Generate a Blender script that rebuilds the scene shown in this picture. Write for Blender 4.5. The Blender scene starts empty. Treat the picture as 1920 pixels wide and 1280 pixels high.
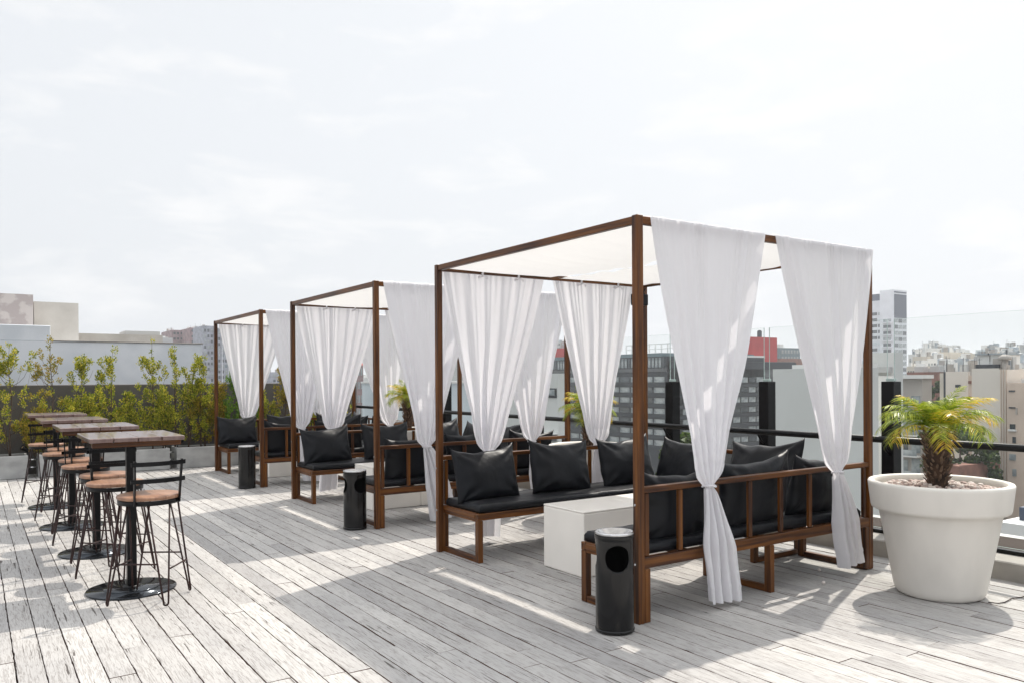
import bpy, bmesh, math, random
from mathutils import Vector, Matrix, noise
PI = math.pi
S = bpy.context.scene
COL = S.collection

# ------------------------------------------------------------------ camera
CP = Vector((-3.2421, -3.4493, 1.445)); YAW, PIT, ROL, FPX, CYP = 0.597, -0.0057, -0.0061, 1489.8, 718.2
Fv = Vector((math.sin(YAW)*math.cos(PIT), math.cos(YAW)*math.cos(PIT), math.sin(PIT)))
Rv = Fv.cross(Vector((0, 0, 1))).normalized(); Uv = Rv.cross(Fv)
R2 = Rv*math.cos(ROL) + Uv*math.sin(ROL); U2 = -Rv*math.sin(ROL) + Uv*math.cos(ROL)
cd = bpy.data.cameras.new('camera'); cam = bpy.data.objects.new('camera', cd); COL.objects.link(cam)
M = Matrix((R2, U2, -Fv)).transposed().to_4x4(); M.translation = CP; cam.matrix_world = M
cd.sensor_width = 36; cd.lens = FPX/1920*36; cd.shift_y = (CYP-640)/1920; cd.clip_start = .05; cd.clip_end = 6000
S.camera = cam

def pt(u, v, ax, val):
    """the point of the plane (axis ax = val) that a direction measured in the photograph reaches"""
    d = Fv + R2*(u-960)/FPX - U2*(v-CYP)/FPX
    return CP + d*((val-CP[ax])/d[ax])

# ------------------------------------------------------------------ sky, sun, exposure
SUNV = Vector((1.58, .63, 2.4)).normalized()
elev = math.asin(SUNV.z); azi = math.atan2(SUNV.x, SUNV.y)
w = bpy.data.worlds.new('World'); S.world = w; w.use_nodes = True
nt = w.node_tree; nt.nodes.clear()
def wn(t, **k):
    n = nt.nodes.new(t)
    for a, b in k.items(): setattr(n, a, b)
    return n
sky = wn('ShaderNodeTexSky', sky_type='NISHITA', sun_disc=False, sun_elevation=elev, sun_rotation=azi, air_density=1.2, dust_density=6.0, ozone_density=1.0, altitude=30)
bg = wn('ShaderNodeBackground'); out = wn('ShaderNodeOutputWorld'); bg.inputs[1].default_value = 0.1
tc = wn('ShaderNodeTexCoord'); mp = wn('ShaderNodeMapping'); mp.inputs['Scale'].default_value = (1, 1, 3.2); mp.inputs['Location'].default_value = (.4, 1.3, .2)
nz = wn('ShaderNodeTexNoise'); nz.inputs['Scale'].default_value = 6.5; nz.inputs['Detail'].default_value = 9; nz.inputs['Roughness'].default_value = .56; nz.inputs['Distortion'].default_value = .35
cr = wn('ShaderNodeValToRGB'); cr.color_ramp.elements[0].position = .53; cr.color_ramp.elements[1].position = .70
cr.color_ramp.elements[0].color = (0, 0, 0, 1); cr.color_ramp.elements[1].color = (1, 1, 1, 1)
bw = wn('ShaderNodeHueSaturation'); bw.inputs['Saturation'].default_value = .35
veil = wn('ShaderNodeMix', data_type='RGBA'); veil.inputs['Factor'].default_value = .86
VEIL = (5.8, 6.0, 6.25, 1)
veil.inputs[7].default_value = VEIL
cl = wn('ShaderNodeMix', data_type='RGBA'); cl.inputs[7].default_value = (6.75, 6.72, 6.7, 1)
mul = wn('ShaderNodeMath', operation='MULTIPLY'); mul.inputs[1].default_value = .6
L = nt.links.new
L(tc.outputs['Generated'], mp.inputs[0]); L(mp.outputs[0], nz.inputs['Vector']); L(nz.outputs[0], cr.inputs[0]); L(cr.outputs[0], mul.inputs[0])
L(sky.outputs[0], bw.inputs['Color']); L(bw.outputs[0], veil.inputs[6]); L(veil.outputs[2], cl.inputs[6]); L(mul.outputs[0], cl.inputs[0])
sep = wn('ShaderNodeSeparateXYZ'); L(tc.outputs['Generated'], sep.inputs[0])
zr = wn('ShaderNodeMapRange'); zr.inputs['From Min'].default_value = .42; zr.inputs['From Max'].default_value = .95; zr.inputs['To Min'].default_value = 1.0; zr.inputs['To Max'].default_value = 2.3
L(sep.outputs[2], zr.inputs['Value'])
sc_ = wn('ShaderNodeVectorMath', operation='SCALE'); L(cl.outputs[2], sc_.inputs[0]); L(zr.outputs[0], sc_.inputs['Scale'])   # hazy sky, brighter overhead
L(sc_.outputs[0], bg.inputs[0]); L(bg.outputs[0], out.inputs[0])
sl = bpy.data.lights.new('sun', 'SUN'); sl.energy = 3.1; sl.angle = math.radians(.6); sl.color = (1, .94, .85)
so = bpy.data.objects.new('sun', sl); COL.objects.link(so); so.rotation_euler = SUNV.to_track_quat('Z', 'Y').to_euler()
S.view_settings.view_transform = 'Standard'; S.view_settings.look = 'None'; S.view_settings.exposure = 0.6; S.view_settings.gamma = 1
S.cycles.max_bounces = 10; S.cycles.transparent_max_bounces = 24

# ------------------------------------------------------------------ materials
def mat(name, col, rough=.6, metal=0, spec=.5, var=0, vscale=8, bump=0, bscale=60, stretch=(1, 1, 1), col2=None, trans=0, ramp=(.35, .65), coat=0, detail=5):
    m = bpy.data.materials.new(name); m.use_nodes = True
    t = m.node_tree; b = t.nodes['Principled BSDF']
    b.inputs['Base Color'].default_value = (*col, 1); b.inputs['Roughness'].default_value = rough
    b.inputs['Metallic'].default_value = metal; b.inputs['Specular IOR Level'].default_value = spec; b.inputs['Coat Weight'].default_value = coat
    c = t.nodes.new('ShaderNodeTexCoord'); mp = t.nodes.new('ShaderNodeMapping'); mp.inputs['Scale'].default_value = stretch
    t.links.new(c.outputs['Object'], mp.inputs[0])
    if col2 is None: col2 = tuple(x*(1-var) for x in col)
    n = t.nodes.new('ShaderNodeTexNoise'); n.inputs['Scale'].default_value = vscale; n.inputs['Detail'].default_value = detail
    t.links.new(mp.outputs[0], n.inputs['Vector'])
    r = t.nodes.new('ShaderNodeValToRGB'); r.color_ramp.elements[0].position, r.color_ramp.elements[1].position = ramp
    r.color_ramp.elements[0].color = (*col2, 1); r.color_ramp.elements[1].color = (*col, 1)
    t.links.new(n.outputs[0], r.inputs[0]); t.links.new(r.outputs[0], b.inputs['Base Color'])
    if bump:
        n2 = t.nodes.new('ShaderNodeTexNoise'); n2.inputs['Scale'].default_value = bscale; n2.inputs['Detail'].default_value = 6
        t.links.new(mp.outputs[0], n2.inputs['Vector'])
        bp = t.nodes.new('ShaderNodeBump'); bp.inputs['Strength'].default_value = bump; bp.inputs['Distance'].default_value = .01
        t.links.new(n2.outputs[0], bp.inputs['Height']); t.links.new(bp.outputs[0], b.inputs['Normal'])
    if trans:
        tr = t.nodes.new('ShaderNodeBsdfTranslucent'); mx = t.nodes.new('ShaderNodeMixShader'); mx.inputs[0].default_value = trans
        t.links.new(r.outputs[0], tr.inputs[0]); t.links.new(b.outputs[0], mx.inputs[1]); t.links.new(tr.outputs[0], mx.inputs[2])
        t.links.new(mx.outputs[0], t.nodes['Material Output'].inputs[0])
    return m

def wood(name, axis, c1=(.175, .062, .010), c2=(.030, .009, .004)):
    s = [34, 34, 34]; s[axis] = 1.6
    m = mat(name, c1, rough=.38, col2=c2, vscale=1.0, stretch=tuple(s), ramp=(.34, .68), bump=.25, bscale=1.5, spec=.32, detail=7)
    return m
WX, WY, WZ = wood('wood_x', 0), wood('wood_y', 1), wood('wood_z', 2)
WOODS = (WX, WY, WZ)

def deck_material():
    m = bpy.data.materials.new('weathered_deck'); m.use_nodes = True; t = m.node_tree; b = t.nodes['Principled BSDF']; N = t.nodes.new; K = t.links.new
    c = N('ShaderNodeTexCoord'); g = N('ShaderNodeNewGeometry')
    sh = N('ShaderNodeVectorMath'); sh.operation = 'SCALE'; cmb = N('ShaderNodeCombineXYZ')
    m1 = N('ShaderNodeMath'); m1.operation = 'MULTIPLY'; m1.inputs[1].default_value = 37.0
    K(g.outputs['Random Per Island'], m1.inputs[0]); K(m1.outputs[0], cmb.inputs[1]); K(m1.outputs[0], cmb.inputs[2])
    ad = N('ShaderNodeVectorMath'); ad.operation = 'ADD'; K(c.outputs['Object'], ad.inputs[0]); K(cmb.outputs[0], ad.inputs[1])
    def noi(scale, stretch, detail=6, rough=.6, dist=0):
        mp = N('ShaderNodeMapping'); mp.inputs['Scale'].default_value = stretch; K(ad.outputs[0], mp.inputs[0])
        n = N('ShaderNodeTexNoise'); n.inputs['Scale'].default_value = scale; n.inputs['Detail'].default_value = detail; n.inputs['Roughness'].default_value = rough; n.inputs['Distortion'].default_value = dist
        K(mp.outputs[0], n.inputs['Vector']); return n
    def ramp(src, p0, p1, c0, c1):
        r = N('ShaderNodeValToRGB'); r.color_ramp.elements[0].position = p0; r.color_ramp.elements[1].position = p1
        r.color_ramp.elements[0].color = c0; r.color_ramp.elements[1].color = c1; K(src, r.inputs[0]); return r
    big = noi(1.1, (1, .6, 1), 4); base = ramp(big.outputs[0], .38, .62, (.36, .352, .345, 1), (.455, .442, .425, 1))
    grain = noi(1.0, (130, 9, 1), 9, .66, 1.0); gr = ramp(grain.outputs[0], .40, .50, (.56, .53, .51, 1), (1, 1, 1, 1))
    mul1 = N('ShaderNodeMix'); mul1.data_type = 'RGBA'; mul1.blend_type = 'MULTIPLY'; mul1.inputs[0].default_value = .72
    K(base.outputs[0], mul1.inputs[6]); K(gr.outputs[0], mul1.inputs[7])
    crack = noi(1.0, (60, 2.4, 1), 5, .55, .6); ck = ramp(crack.outputs[0], .335, .36, (.10, .075, .06, 1), (1, 1, 1, 1))
    mul2 = N('ShaderNodeMix'); mul2.data_type = 'RGBA'; mul2.blend_type = 'MULTIPLY'; mul2.inputs[0].default_value = .85
    K(mul1.outputs[2], mul2.inputs[6]); K(ck.outputs[0], mul2.inputs[7])
    isl = ramp(g.outputs['Random Per Island'], 0, 1, (.84, .83, .825, 1), (1.08, 1.07, 1.055, 1))
    mul3 = N('ShaderNodeMix'); mul3.data_type = 'RGBA'; mul3.blend_type = 'MULTIPLY'; mul3.inputs[0].default_value = 1
    K(mul2.outputs[2], mul3.inputs[6]); K(isl.outputs[0], mul3.inputs[7])
    sx = N('ShaderNodeSeparateXYZ'); K(g.outputs['True Normal'], sx.inputs[0])
    up = N('ShaderNodeMath'); up.operation = 'GREATER_THAN'; up.inputs[1].default_value = .6; K(sx.outputs[2], up.inputs[0])
    side = N('ShaderNodeMix'); side.data_type = 'RGBA'; side.inputs[6].default_value = (.10, .045, .028, 1); K(up.outputs[0], side.inputs[0]); K(mul3.outputs[2], side.inputs[7])
    K(side.outputs[2], b.inputs['Base Color'])
    b.inputs['Roughness'].default_value = .62; b.inputs['Specular IOR Level'].default_value = .35
    mm = N('ShaderNodeMath'); mm.operation = 'ADD'; K(gr.outputs[0], mm.inputs[0]); K(ck.outputs[0], mm.inputs[1])
    bp = N('ShaderNodeBump'); bp.inputs['Strength'].default_value = .55; bp.inputs['Distance'].default_value = .0035; K(mm.outputs[0], bp.inputs['Height']); K(bp.outputs[0], b.inputs['Normal'])
    return m
DECK = deck_material()

def cloth_material(name, col, trans):
    m = bpy.data.materials.new(name); m.use_nodes = True; t = m.node_tree; b = t.nodes['Principled BSDF']; N = t.nodes.new; K = t.links.new
    b.inputs['Base Color'].default_value = (*col, 1); b.inputs['Roughness'].default_value = .85; b.inputs['Specular IOR Level'].default_value = .2
    b.inputs['Sheen Weight'].default_value = .15
    c = N('ShaderNodeTexCoord'); mp = N('ShaderNodeMapping'); mp.inputs['Scale'].default_value = (7, 7, 1.6); K(c.outputs['Object'], mp.inputs[0])
    n = N('ShaderNodeTexNoise'); n.inputs['Scale'].default_value = 2.2; n.inputs['Detail'].default_value = 7; n.inputs['Distortion'].default_value = .8; K(mp.outputs[0], n.inputs['Vector'])
    n2 = N('ShaderNodeTexNoise'); n2.inputs['Scale'].default_value = 420; n2.inputs['Detail'].default_value = 2; K(c.outputs['Object'], n2.inputs['Vector'])
    b1 = N('ShaderNodeBump'); b1.inputs['Strength'].default_value = .22; b1.inputs['Distance'].default_value = .012; K(n.outputs[0], b1.inputs['Height'])
    b2 = N('ShaderNodeBump'); b2.inputs['Strength'].default_value = .12; b2.inputs['Distance'].default_value = .001; K(n2.outputs[0], b2.inputs['Height']); K(b1.outputs[0], b2.inputs['Normal'])
    K(b2.outputs[0], b.inputs['Normal'])
    tr = N('ShaderNodeBsdfTranslucent'); tr.inputs[0].default_value = (*col, 1); K(b2.outputs[0], tr.inputs['Normal'])
    mx = N('ShaderNodeMixShader'); mx.inputs[0].default_value = trans
    K(b.outputs[0], mx.inputs[1]); K(tr.outputs[0], mx.inputs[2]); K(mx.outputs[0], t.nodes['Material Output'].inputs[0])
    return m
CLOTH = cloth_material('white_curtain_cloth', (.87, .86, .885), .40)
CANOPY = cloth_material('canopy_cloth', (.84, .83, .815), .30)
def leather_material():
    m = mat('charcoal_leatherette', (.0055, .0065, .0095), rough=.45, spec=.24, var=.3, vscale=5, bump=.9, bscale=7)
    t = m.node_tree; b = t.nodes['Principled BSDF']
    n = t.nodes.new('ShaderNodeTexNoise'); n.noise_type = 'RIDGED_MULTIFRACTAL'; n.inputs['Scale'].default_value = 3.2; n.inputs['Detail'].default_value = 3.5; n.inputs['Distortion'].default_value = .9
    c = [q for q in t.nodes if q.type == 'TEX_COORD'][0]; mp = t.nodes.new('ShaderNodeMapping'); mp.inputs['Scale'].default_value = (1, 1, 1.9); mp.inputs['Rotation'].default_value = (0, .5, 0)
    t.links.new(c.outputs['Object'], mp.inputs[0]); t.links.new(mp.outputs[0], n.inputs['Vector'])
    old = [q for q in t.nodes if q.type == 'BUMP'][0]; bp = t.nodes.new('ShaderNodeBump'); bp.inputs['Strength'].default_value = .65; bp.inputs['Distance'].default_value = .02
    t.links.new(n.outputs[0], bp.inputs['Height']); t.links.new(old.outputs[0], bp.inputs['Normal']); t.links.new(bp.outputs[0], b.inputs['Normal'])
    b.inputs['Sheen Weight'].default_value = .02; b.inputs['Sheen Roughness'].default_value = .5
    return m
LEATHER = leather_material()
BLACK = mat('black_painted_metal', (.005, .005, .006), rough=.35, spec=.22, var=.3, vscale=20, bump=.05, bscale=120)
RUSTBLK = mat('dark_rod_metal', (.012, .007, .007), rough=.4, spec=.3, col2=(.03, .010, .008), vscale=25, ramp=(.45, .7))
BASEMET = mat('polished_dark_steel', (.040, .045, .052), rough=.14, metal=.8, var=.35, vscale=14)
BINMAT = mat('black_enamel', (.005, .005, .0055), rough=.13, spec=.42, var=.2, vscale=15)
MATTE = mat('matte_black_inside', (.006, .006, .006), rough=.95, spec=.05)
STEEL = mat('brushed_steel', (.62, .62, .62), rough=.22, metal=1, var=.2, vscale=30)
PLASTIC = mat('cream_planter_plastic', (.73, .695, .64), rough=.5, spec=.3, var=.11, vscale=4, stretch=(1, 1, .45), ramp=(.3, .55), bump=.05, bscale=200)
TABLEW = mat('white_table_laminate', (.88, .835, .77), rough=.3, spec=.45, var=.05, vscale=4, bump=.04, bscale=90)
SEATW = mat('oiled_seat_wood', (.37, .205, .125), rough=.36, col2=(.19, .090, .052), vscale=1, stretch=(40, 3, 10), ramp=(.3, .68), bump=.2, bscale=1.5)
TOPW = mat('dark_tabletop_wood', (.19, .125, .108), rough=.30, col2=(.12, .065, .055), vscale=1, stretch=(40, 3, 10), ramp=(.3, .7), bump=.1, bscale=1.4, spec=.7, coat=.7)
CONC = mat('cast_concrete', (.36, .335, .30), rough=.8, col2=(.25, .235, .215), vscale=3.2, bump=.25, bscale=40)
PLANTC = mat('planter_concrete', (.42, .42, .41), rough=.75, col2=(.28, .28, .275), vscale=3.5, bump=.2, bscale=50, stretch=(1, 1, 1.6))
WALLG = mat('dark_grey_render', (.125, .115, .108), rough=.9, col2=(.095, .088, .084), vscale=2.2, bump=.2, bscale=60)
WALLW = mat('pale_blue_render', (.70, .72, .745), rough=.85, col2=(.60, .63, .66), vscale=1.3, bump=.2, bscale=30, ramp=(.42, .6))
BEIGE = mat('stained_beige_render', (.56, .53, .48), rough=.9, col2=(.42, .39, .35), vscale=1.2, bump=.3, bscale=20)
PURP = mat('mottled_mauve_render', (.47, .425, .40), rough=.9, col2=(.36, .315, .30), vscale=3.0, ramp=(.47, .53), bump=.3, bscale=20)
SOIL = mat('dark_soil', (.05, .035, .025), rough=.95, bump=.6, bscale=60)
PEBBLE = mat('pinkish_pebbles', (.56, .45, .41), rough=.7, col2=(.34, .25, .22), vscale=30, bump=.2, bscale=150)
def island_leaf(name, cols, trans=.35, rough=.5):
    m = bpy.data.materials.new(name); m.use_nodes = True; t = m.node_tree; b = t.nodes['Principled BSDF']; N = t.nodes.new; K = t.links.new
    g = N('ShaderNodeNewGeometry'); r = N('ShaderNodeValToRGB'); K(g.outputs['Random Per Island'], r.inputs[0])
    el = r.color_ramp.elements; el[0].color = (*cols[0][1], 1); el[0].position = cols[0][0]; el[1].color = (*cols[-1][1], 1); el[1].position = cols[-1][0]
    for p, c in cols[1:-1]: e = el.new(p); e.color = (*c, 1)
    K(r.outputs[0], b.inputs['Base Color']); b.inputs['Roughness'].default_value = rough; b.inputs['Specular IOR Level'].default_value = .35
    tr = N('ShaderNodeBsdfTranslucent'); mx = N('ShaderNodeMixShader'); mx.inputs[0].default_value = trans
    K(r.outputs[0], tr.inputs[0]); K(b.outputs[0], mx.inputs[1]); K(tr.outputs[0], mx.inputs[2]); K(mx.outputs[0], t.nodes['Material Output'].inputs[0])
    return m
LEAFG = island_leaf('conifer_leaves', [(0, (.07, .11, .012)), (.35, (.21, .26, .022)), (.7, (.46, .45, .04)), (1, (.64, .50, .07))])
LEAFY = island_leaf('yellowing_leaves', [(0, (.10, .11, .015)), (.4, (.25, .23, .03)), (.75, (.46, .36, .03)), (1, (.40, .22, .07))])
LEAFD = island_leaf('bright_cypress_leaves', [(0, (.05, .12, .012)), (.6, (.13, .26, .02)), (1, (.26, .38, .035))])
LEAFC = island_leaf('city_tree_leaves', [(0, (.03, .05, .015)), (.6, (.06, .10, .025)), (1, (.12, .16, .05))])
FROND1 = island_leaf('palm_green', [(0, (.10, .17, .015)), (.6, (.25, .33, .02)), (1, (.42, .45, .05))], .35, .35)
FROND2 = island_leaf('palm_yellow', [(0, (.34, .34, .015)), (.6, (.60, .48, .02)), (1, (.68, .40, .05))], .35, .35)
BARK = mat('shrub_bark', (.10, .065, .045), rough=.9, var=.5, vscale=30, bump=.4, bscale=60)
PALMB = mat('palm_trunk_fibre', (.075, .040, .023), rough=.9, col2=(.02, .011, .007), vscale=18, bump=.6, bscale=60)
PALMT = mat('palm_leaf_bases', (.20, .13, .085), rough=.85, col2=(.06, .035, .02), vscale=30)
SUB = mat('sub_floor', (.03, .018, .012), rough=.95)
GLASSD = mat('city_window_glass', (.05, .065, .075), rough=.12, spec=.9, var=.5, vscale=.4)
GLASSL = mat('curtained_window', (.42, .45, .45), rough=.25, spec=.6, col2=(.20, .23, .24), vscale=.6, ramp=(.4, .6))
def glass_material():
    m = bpy.data.materials.new('clear_balustrade_glass'); m.use_nodes = True; t = m.node_tree; t.nodes.clear(); N = t.nodes.new; K = t.links.new
    o = N('ShaderNodeOutputMaterial'); tr = N('ShaderNodeBsdfTransparent'); tr.inputs[0].default_value = (.975, .985, .98, 1)
    gl = N('ShaderNodeBsdfGlossy'); gl.inputs['Roughness'].default_value = .02; fr = N('ShaderNodeFresnel'); fr.inputs[0].default_value = 1.45
    mx = N('ShaderNodeMixShader'); gg = N('ShaderNodeNewGeometry'); iv = N('ShaderNodeMath'); iv.operation = 'SUBTRACT'; iv.inputs[0].default_value = 1; K(gg.outputs['Backfacing'], iv.inputs[1]); iv2 = N('ShaderNodeMath'); iv2.operation = 'MULTIPLY'; iv2.inputs[1].default_value = .5; K(iv.outputs[0], iv2.inputs[0])
    ml = N('ShaderNodeMath'); ml.operation = 'MULTIPLY'; K(iv2.outputs[0], ml.inputs[0]); K(fr.outputs[0], ml.inputs[1]); K(ml.outputs[0], mx.inputs[0]); K(tr.outputs[0], mx.inputs[1]); K(gl.outputs[0], mx.inputs[2]); K(mx.outputs[0], o.inputs[0]); return m
GLASS = glass_material()
GEDGE = mat('green_glass_edge', (.42, .52, .49), rough=.2, spec=.6)

# ------------------------------------------------------------------ helpers
def tag(o, label=None, cat=None, group=None, kind=None):
    if label: o['label'] = label
    if cat: o['category'] = cat
    if group: o['group'] = group
    if kind: o['kind'] = kind
    return o
def empty(name, loc, label, cat, group=None, rz=0):
    o = bpy.data.objects.new(name, None); COL.objects.link(o); o.location = loc; o.rotation_euler.z = rz; o.empty_display_size = .1
    return tag(o, label, cat, group)
def mesh_obj(name, bm, m, parent=None, smooth=False):
    me = bpy.data.meshes.new(name); bm.to_mesh(me); bm.free()
    for x in (m if isinstance(m, (list, tuple)) else [m]): me.materials.append(x)
    if smooth: me.polygons.foreach_set('use_smooth', [True]*len(me.polygons))
    o = bpy.data.objects.new(name, me); COL.objects.link(o)
    if parent: o.parent = parent
    return o
def py_obj(name, vs, fs, m, parent=None, smooth=False):
    me = bpy.data.meshes.new(name); me.from_pydata(vs, [], fs); me.materials.append(m)
    if smooth: me.polygons.foreach_set('use_smooth', [True]*len(me.polygons))
    o = bpy.data.objects.new(name, me); COL.objects.link(o)
    if parent: o.parent = parent
    return o
def box(bm, x0, x1, y0, y1, z0, z1, bev=.003, mi=0, rot=None, seg=1):
    r = bmesh.ops.create_cube(bm, size=1); vs = r['verts']
    sx, sy, sz = x1-x0, y1-y0, z1-z0
    for v in vs: v.co = Vector((v.co.x*sx, v.co.y*sy, v.co.z*sz))
    if bev:
        es = list({e for v in vs for e in v.link_edges})
        rr = bmesh.ops.bevel(bm, geom=es, offset=min(bev, sx*.4, sy*.4, sz*.4), segments=seg, affect='EDGES', profile=.5)
        vs = list({v for f in rr['faces'] for v in f.verts} | {v for v in vs if v.is_valid})
    c = Vector(((x0+x1)/2, (y0+y1)/2, (z0+z1)/2))
    for v in vs: v.co = (rot @ v.co if rot else v.co) + c
    for f in {f for v in vs for f in v.link_faces}: f.material_index = mi
    return vs
def boxo(name, x0, x1, y0, y1, z0, z1, m, parent=None, bev=.003):
    bm = bmesh.new(); box(bm, x0, x1, y0, y1, z0, z1, bev); return mesh_obj(name, bm, m, parent)
def tube(bm, pts, r, n=8, cap=True, r1=None):
    pts = [Vector(p) for p in pts]; rings = []
    prev = None
    for i, p in enumerate(pts):
        d = (pts[min(i+1, len(pts)-1)] - pts[max(i-1, 0)]).normalized()
        if prev is None:
            a = d.orthogonal().normalized()
        else:
            a = (prev - d*prev.dot(d)); a = a.normalized() if a.length > 1e-6 else d.orthogonal().normalized()
        prev = a; b = d.cross(a)
        rr = r if r1 is None else r + (r1-r)*i/(len(pts)-1)
        if isinstance(r, list): rr = r[i]
        rings.append([bm.verts.new(p + (a*math.cos(2*PI*k/n) + b*math.sin(2*PI*k/n))*rr) for k in range(n)])
    for i in range(len(rings)-1):
        for k in range(n): bm.faces.new((rings[i][k], rings[i][(k+1) % n], rings[i+1][(k+1) % n], rings[i+1][k])).smooth = True
    if cap:
        bm.faces.new(rings[0][::-1]); bm.faces.new(rings[-1])
def lathe(bm, prof, n=48, cx=0, cy=0):
    rings = []
    for r, z in prof:
        if r < 1e-5: rings.append([bm.verts.new((cx, cy, z))])
        else: rings.append([bm.verts.new((cx+r*math.cos(2*PI*k/n), cy+r*math.sin(2*PI*k/n), z)) for k in range(n)])
    for a, b in zip(rings, rings[1:]):
        for k in range(n):
            k2 = (k+1) % n
            if len(a) == 1 and len(b) > 1: f = (a[0], b[k2], b[k])[::-1]
            elif len(b) == 1 and len(a) > 1: f = (a[k], a[k2], b[0])
            elif len(a) > 1: f = (a[k], a[k2], b[k2], b[k])
            else: continue
            bm.faces.new(f).smooth = True
def copy_tree(o, parent=None, loc=None):
    c = o.copy(); COL.objects.link(c)
    if parent: c.parent = parent
    if loc is not None: c.location = loc
    for ch in list(o.children): copy_tree(ch, c)
    return c

# ------------------------------------------------------------------ deck and floor
random.seed(4)
def build_deck():
    pitch = .123; vs = []; fs = []
    x = -7.5
    rnd = random.Random(11)
    while x < 2.72:
        y = -6.0 + rnd.random()*1.5 - 1.5
        while y < 11.1:
            ln = rnd.choice([1.5, 2.2, 2.9, 3.4]) * (.85+.3*rnd.random()); y2 = min(y+ln, 11.1)
            n = max(2, int((y2-y)/.035)) if x > -5 else 3
            gap = .003 + rnd.random()*.002; zt = rnd.uniform(-.0016, .0016); tl = rnd.uniform(-.0012, .0012)
            b = len(vs)
            sa, sb = rnd.random()*100, rnd.random()*100
            for i in range(n+1):
                yy = y + .0015 + (y2-y-.003)*i/n
                ea = max(0, noise.noise((sa, yy*9, 0)))*.0042 + max(0, noise.noise((sa, yy*40, 3))-.15)*.006
                eb = max(0, noise.noise((sb, yy*9, 0)))*.0042 + max(0, noise.noise((sb, yy*40, 3))-.15)*.006
                xl = x + gap/2 + ea; xr = x + pitch - gap/2 - eb
                vs += [(xl, yy, -.028), (xl, yy, zt-.0015), (xl+.0025, yy, zt), (xr-.0025, yy, zt+tl), (xr, yy, zt+tl-.0015), (xr, yy, -.028)]
            for i in range(n):
                o = b+i*6
                for k in range(5): fs.append((o+k, o+k+1, o+k+7, o+k+6)[::-1])
            fs.append(tuple(b+k for k in range(6))[::-1]); fs.append(tuple(b+n*6+k for k in range(6)))
            y = y2
        x += pitch
    o = py_obj('deck', vs, fs, DECK); tag(o, 'whitewashed weathered timber deck boards running the length of the terrace', 'deck', kind='structure')
    bm = bmesh.new(); box(bm, -7.6, 4.6, -8, 24, -.6, -.03, 0)
    tag(mesh_obj('subfloor', bm, SUB), 'dark floor under the gaps of the deck boards', 'floor', kind='structure')
build_deck()
GM = mat('city_ground_asphalt', (.09, .09, .088), rough=.9, col2=(.05, .05, .05), vscale=.05)
bm = bmesh.new(); box(bm, -3000, 3000, -600, 4500, -34, -32, 0); tag(mesh_obj('ground', bm, GM), 'city ground far below the terrace', 'ground', kind='structure')

# kerb along the right edge
k = empty('concrete_kerb', (2.95, 2, 0), 'long low concrete kerb along the right edge of the deck under the glass', 'kerb')
o = boxo('kerb_block', -.17, .28, -8, 9.25, -.6, .135, CONC, k, .008)
o = boxo('outer_ledge', .284, 1.9, -8, 9.25, -.6, -.05, mat('pale_roof_ledge', (.5, .5, .48), rough=.8, var=.25, vscale=2), k, .01)

# ------------------------------------------------------------------ railing
rail = empty('glass_railing', (3.2, 2, 0), 'frameless glass balustrade with black box posts and a round black handrail along the terrace edge', 'railing')
RX = 3.13
def rel(o, root): o.parent = root; o.matrix_parent_inverse = Matrix.Translation(root.location).inverted(); return o
def rboxo(name, x0, x1, y0, y1, z0, z1, m, root, bev=.003): return rel(boxo(name, x0, x1, y0, y1, z0, z1, m, None, bev), root)
py0 = .29; ppitch = 1.262
for i in range(-3, 9):
    y = py0 + i*ppitch
    rboxo('post', RX-.03, RX+.09, y-.055, y+.055, .137, 1.405, BLACK, rail, .004)
    rboxo('post_cap', RX+.01, RX+.05, y-.035, y+.035, 1.406, 1.43, GEDGE, rail, .002)
    bm = bmesh.new(); tube(bm, [(RX-.03, y-.02, .80), (RX-.09, y-.02, .84), (RX-.13, y-.02, .90)], .011, 8)
    rel(mesh_obj('rail_bracket', bm, BLACK), rail)
    bm = bmesh.new(); box(bm, RX+.022, RX+.034, y+.03, y+ppitch-.03, .16, 1.925, .001)
    bm.faces.ensure_lookup_table()
    for f in bm.faces: f.material_index = 0 if abs(f.normal.x) > .9 else 1
    rel(mesh_obj('glass_pane', bm, [GLASS, GEDGE]), rail)
bm = bmesh.new(); tube(bm, [(RX-.13, -6, .925), (RX-.13, 11.15, .925)], .028, 14); rel(mesh_obj('handrail', bm, BLACK), rail)
rboxo('lower_rail', RX-.09, RX-.032, -4, 11.1, .137, .165, BLACK, rail, .002)

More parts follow.
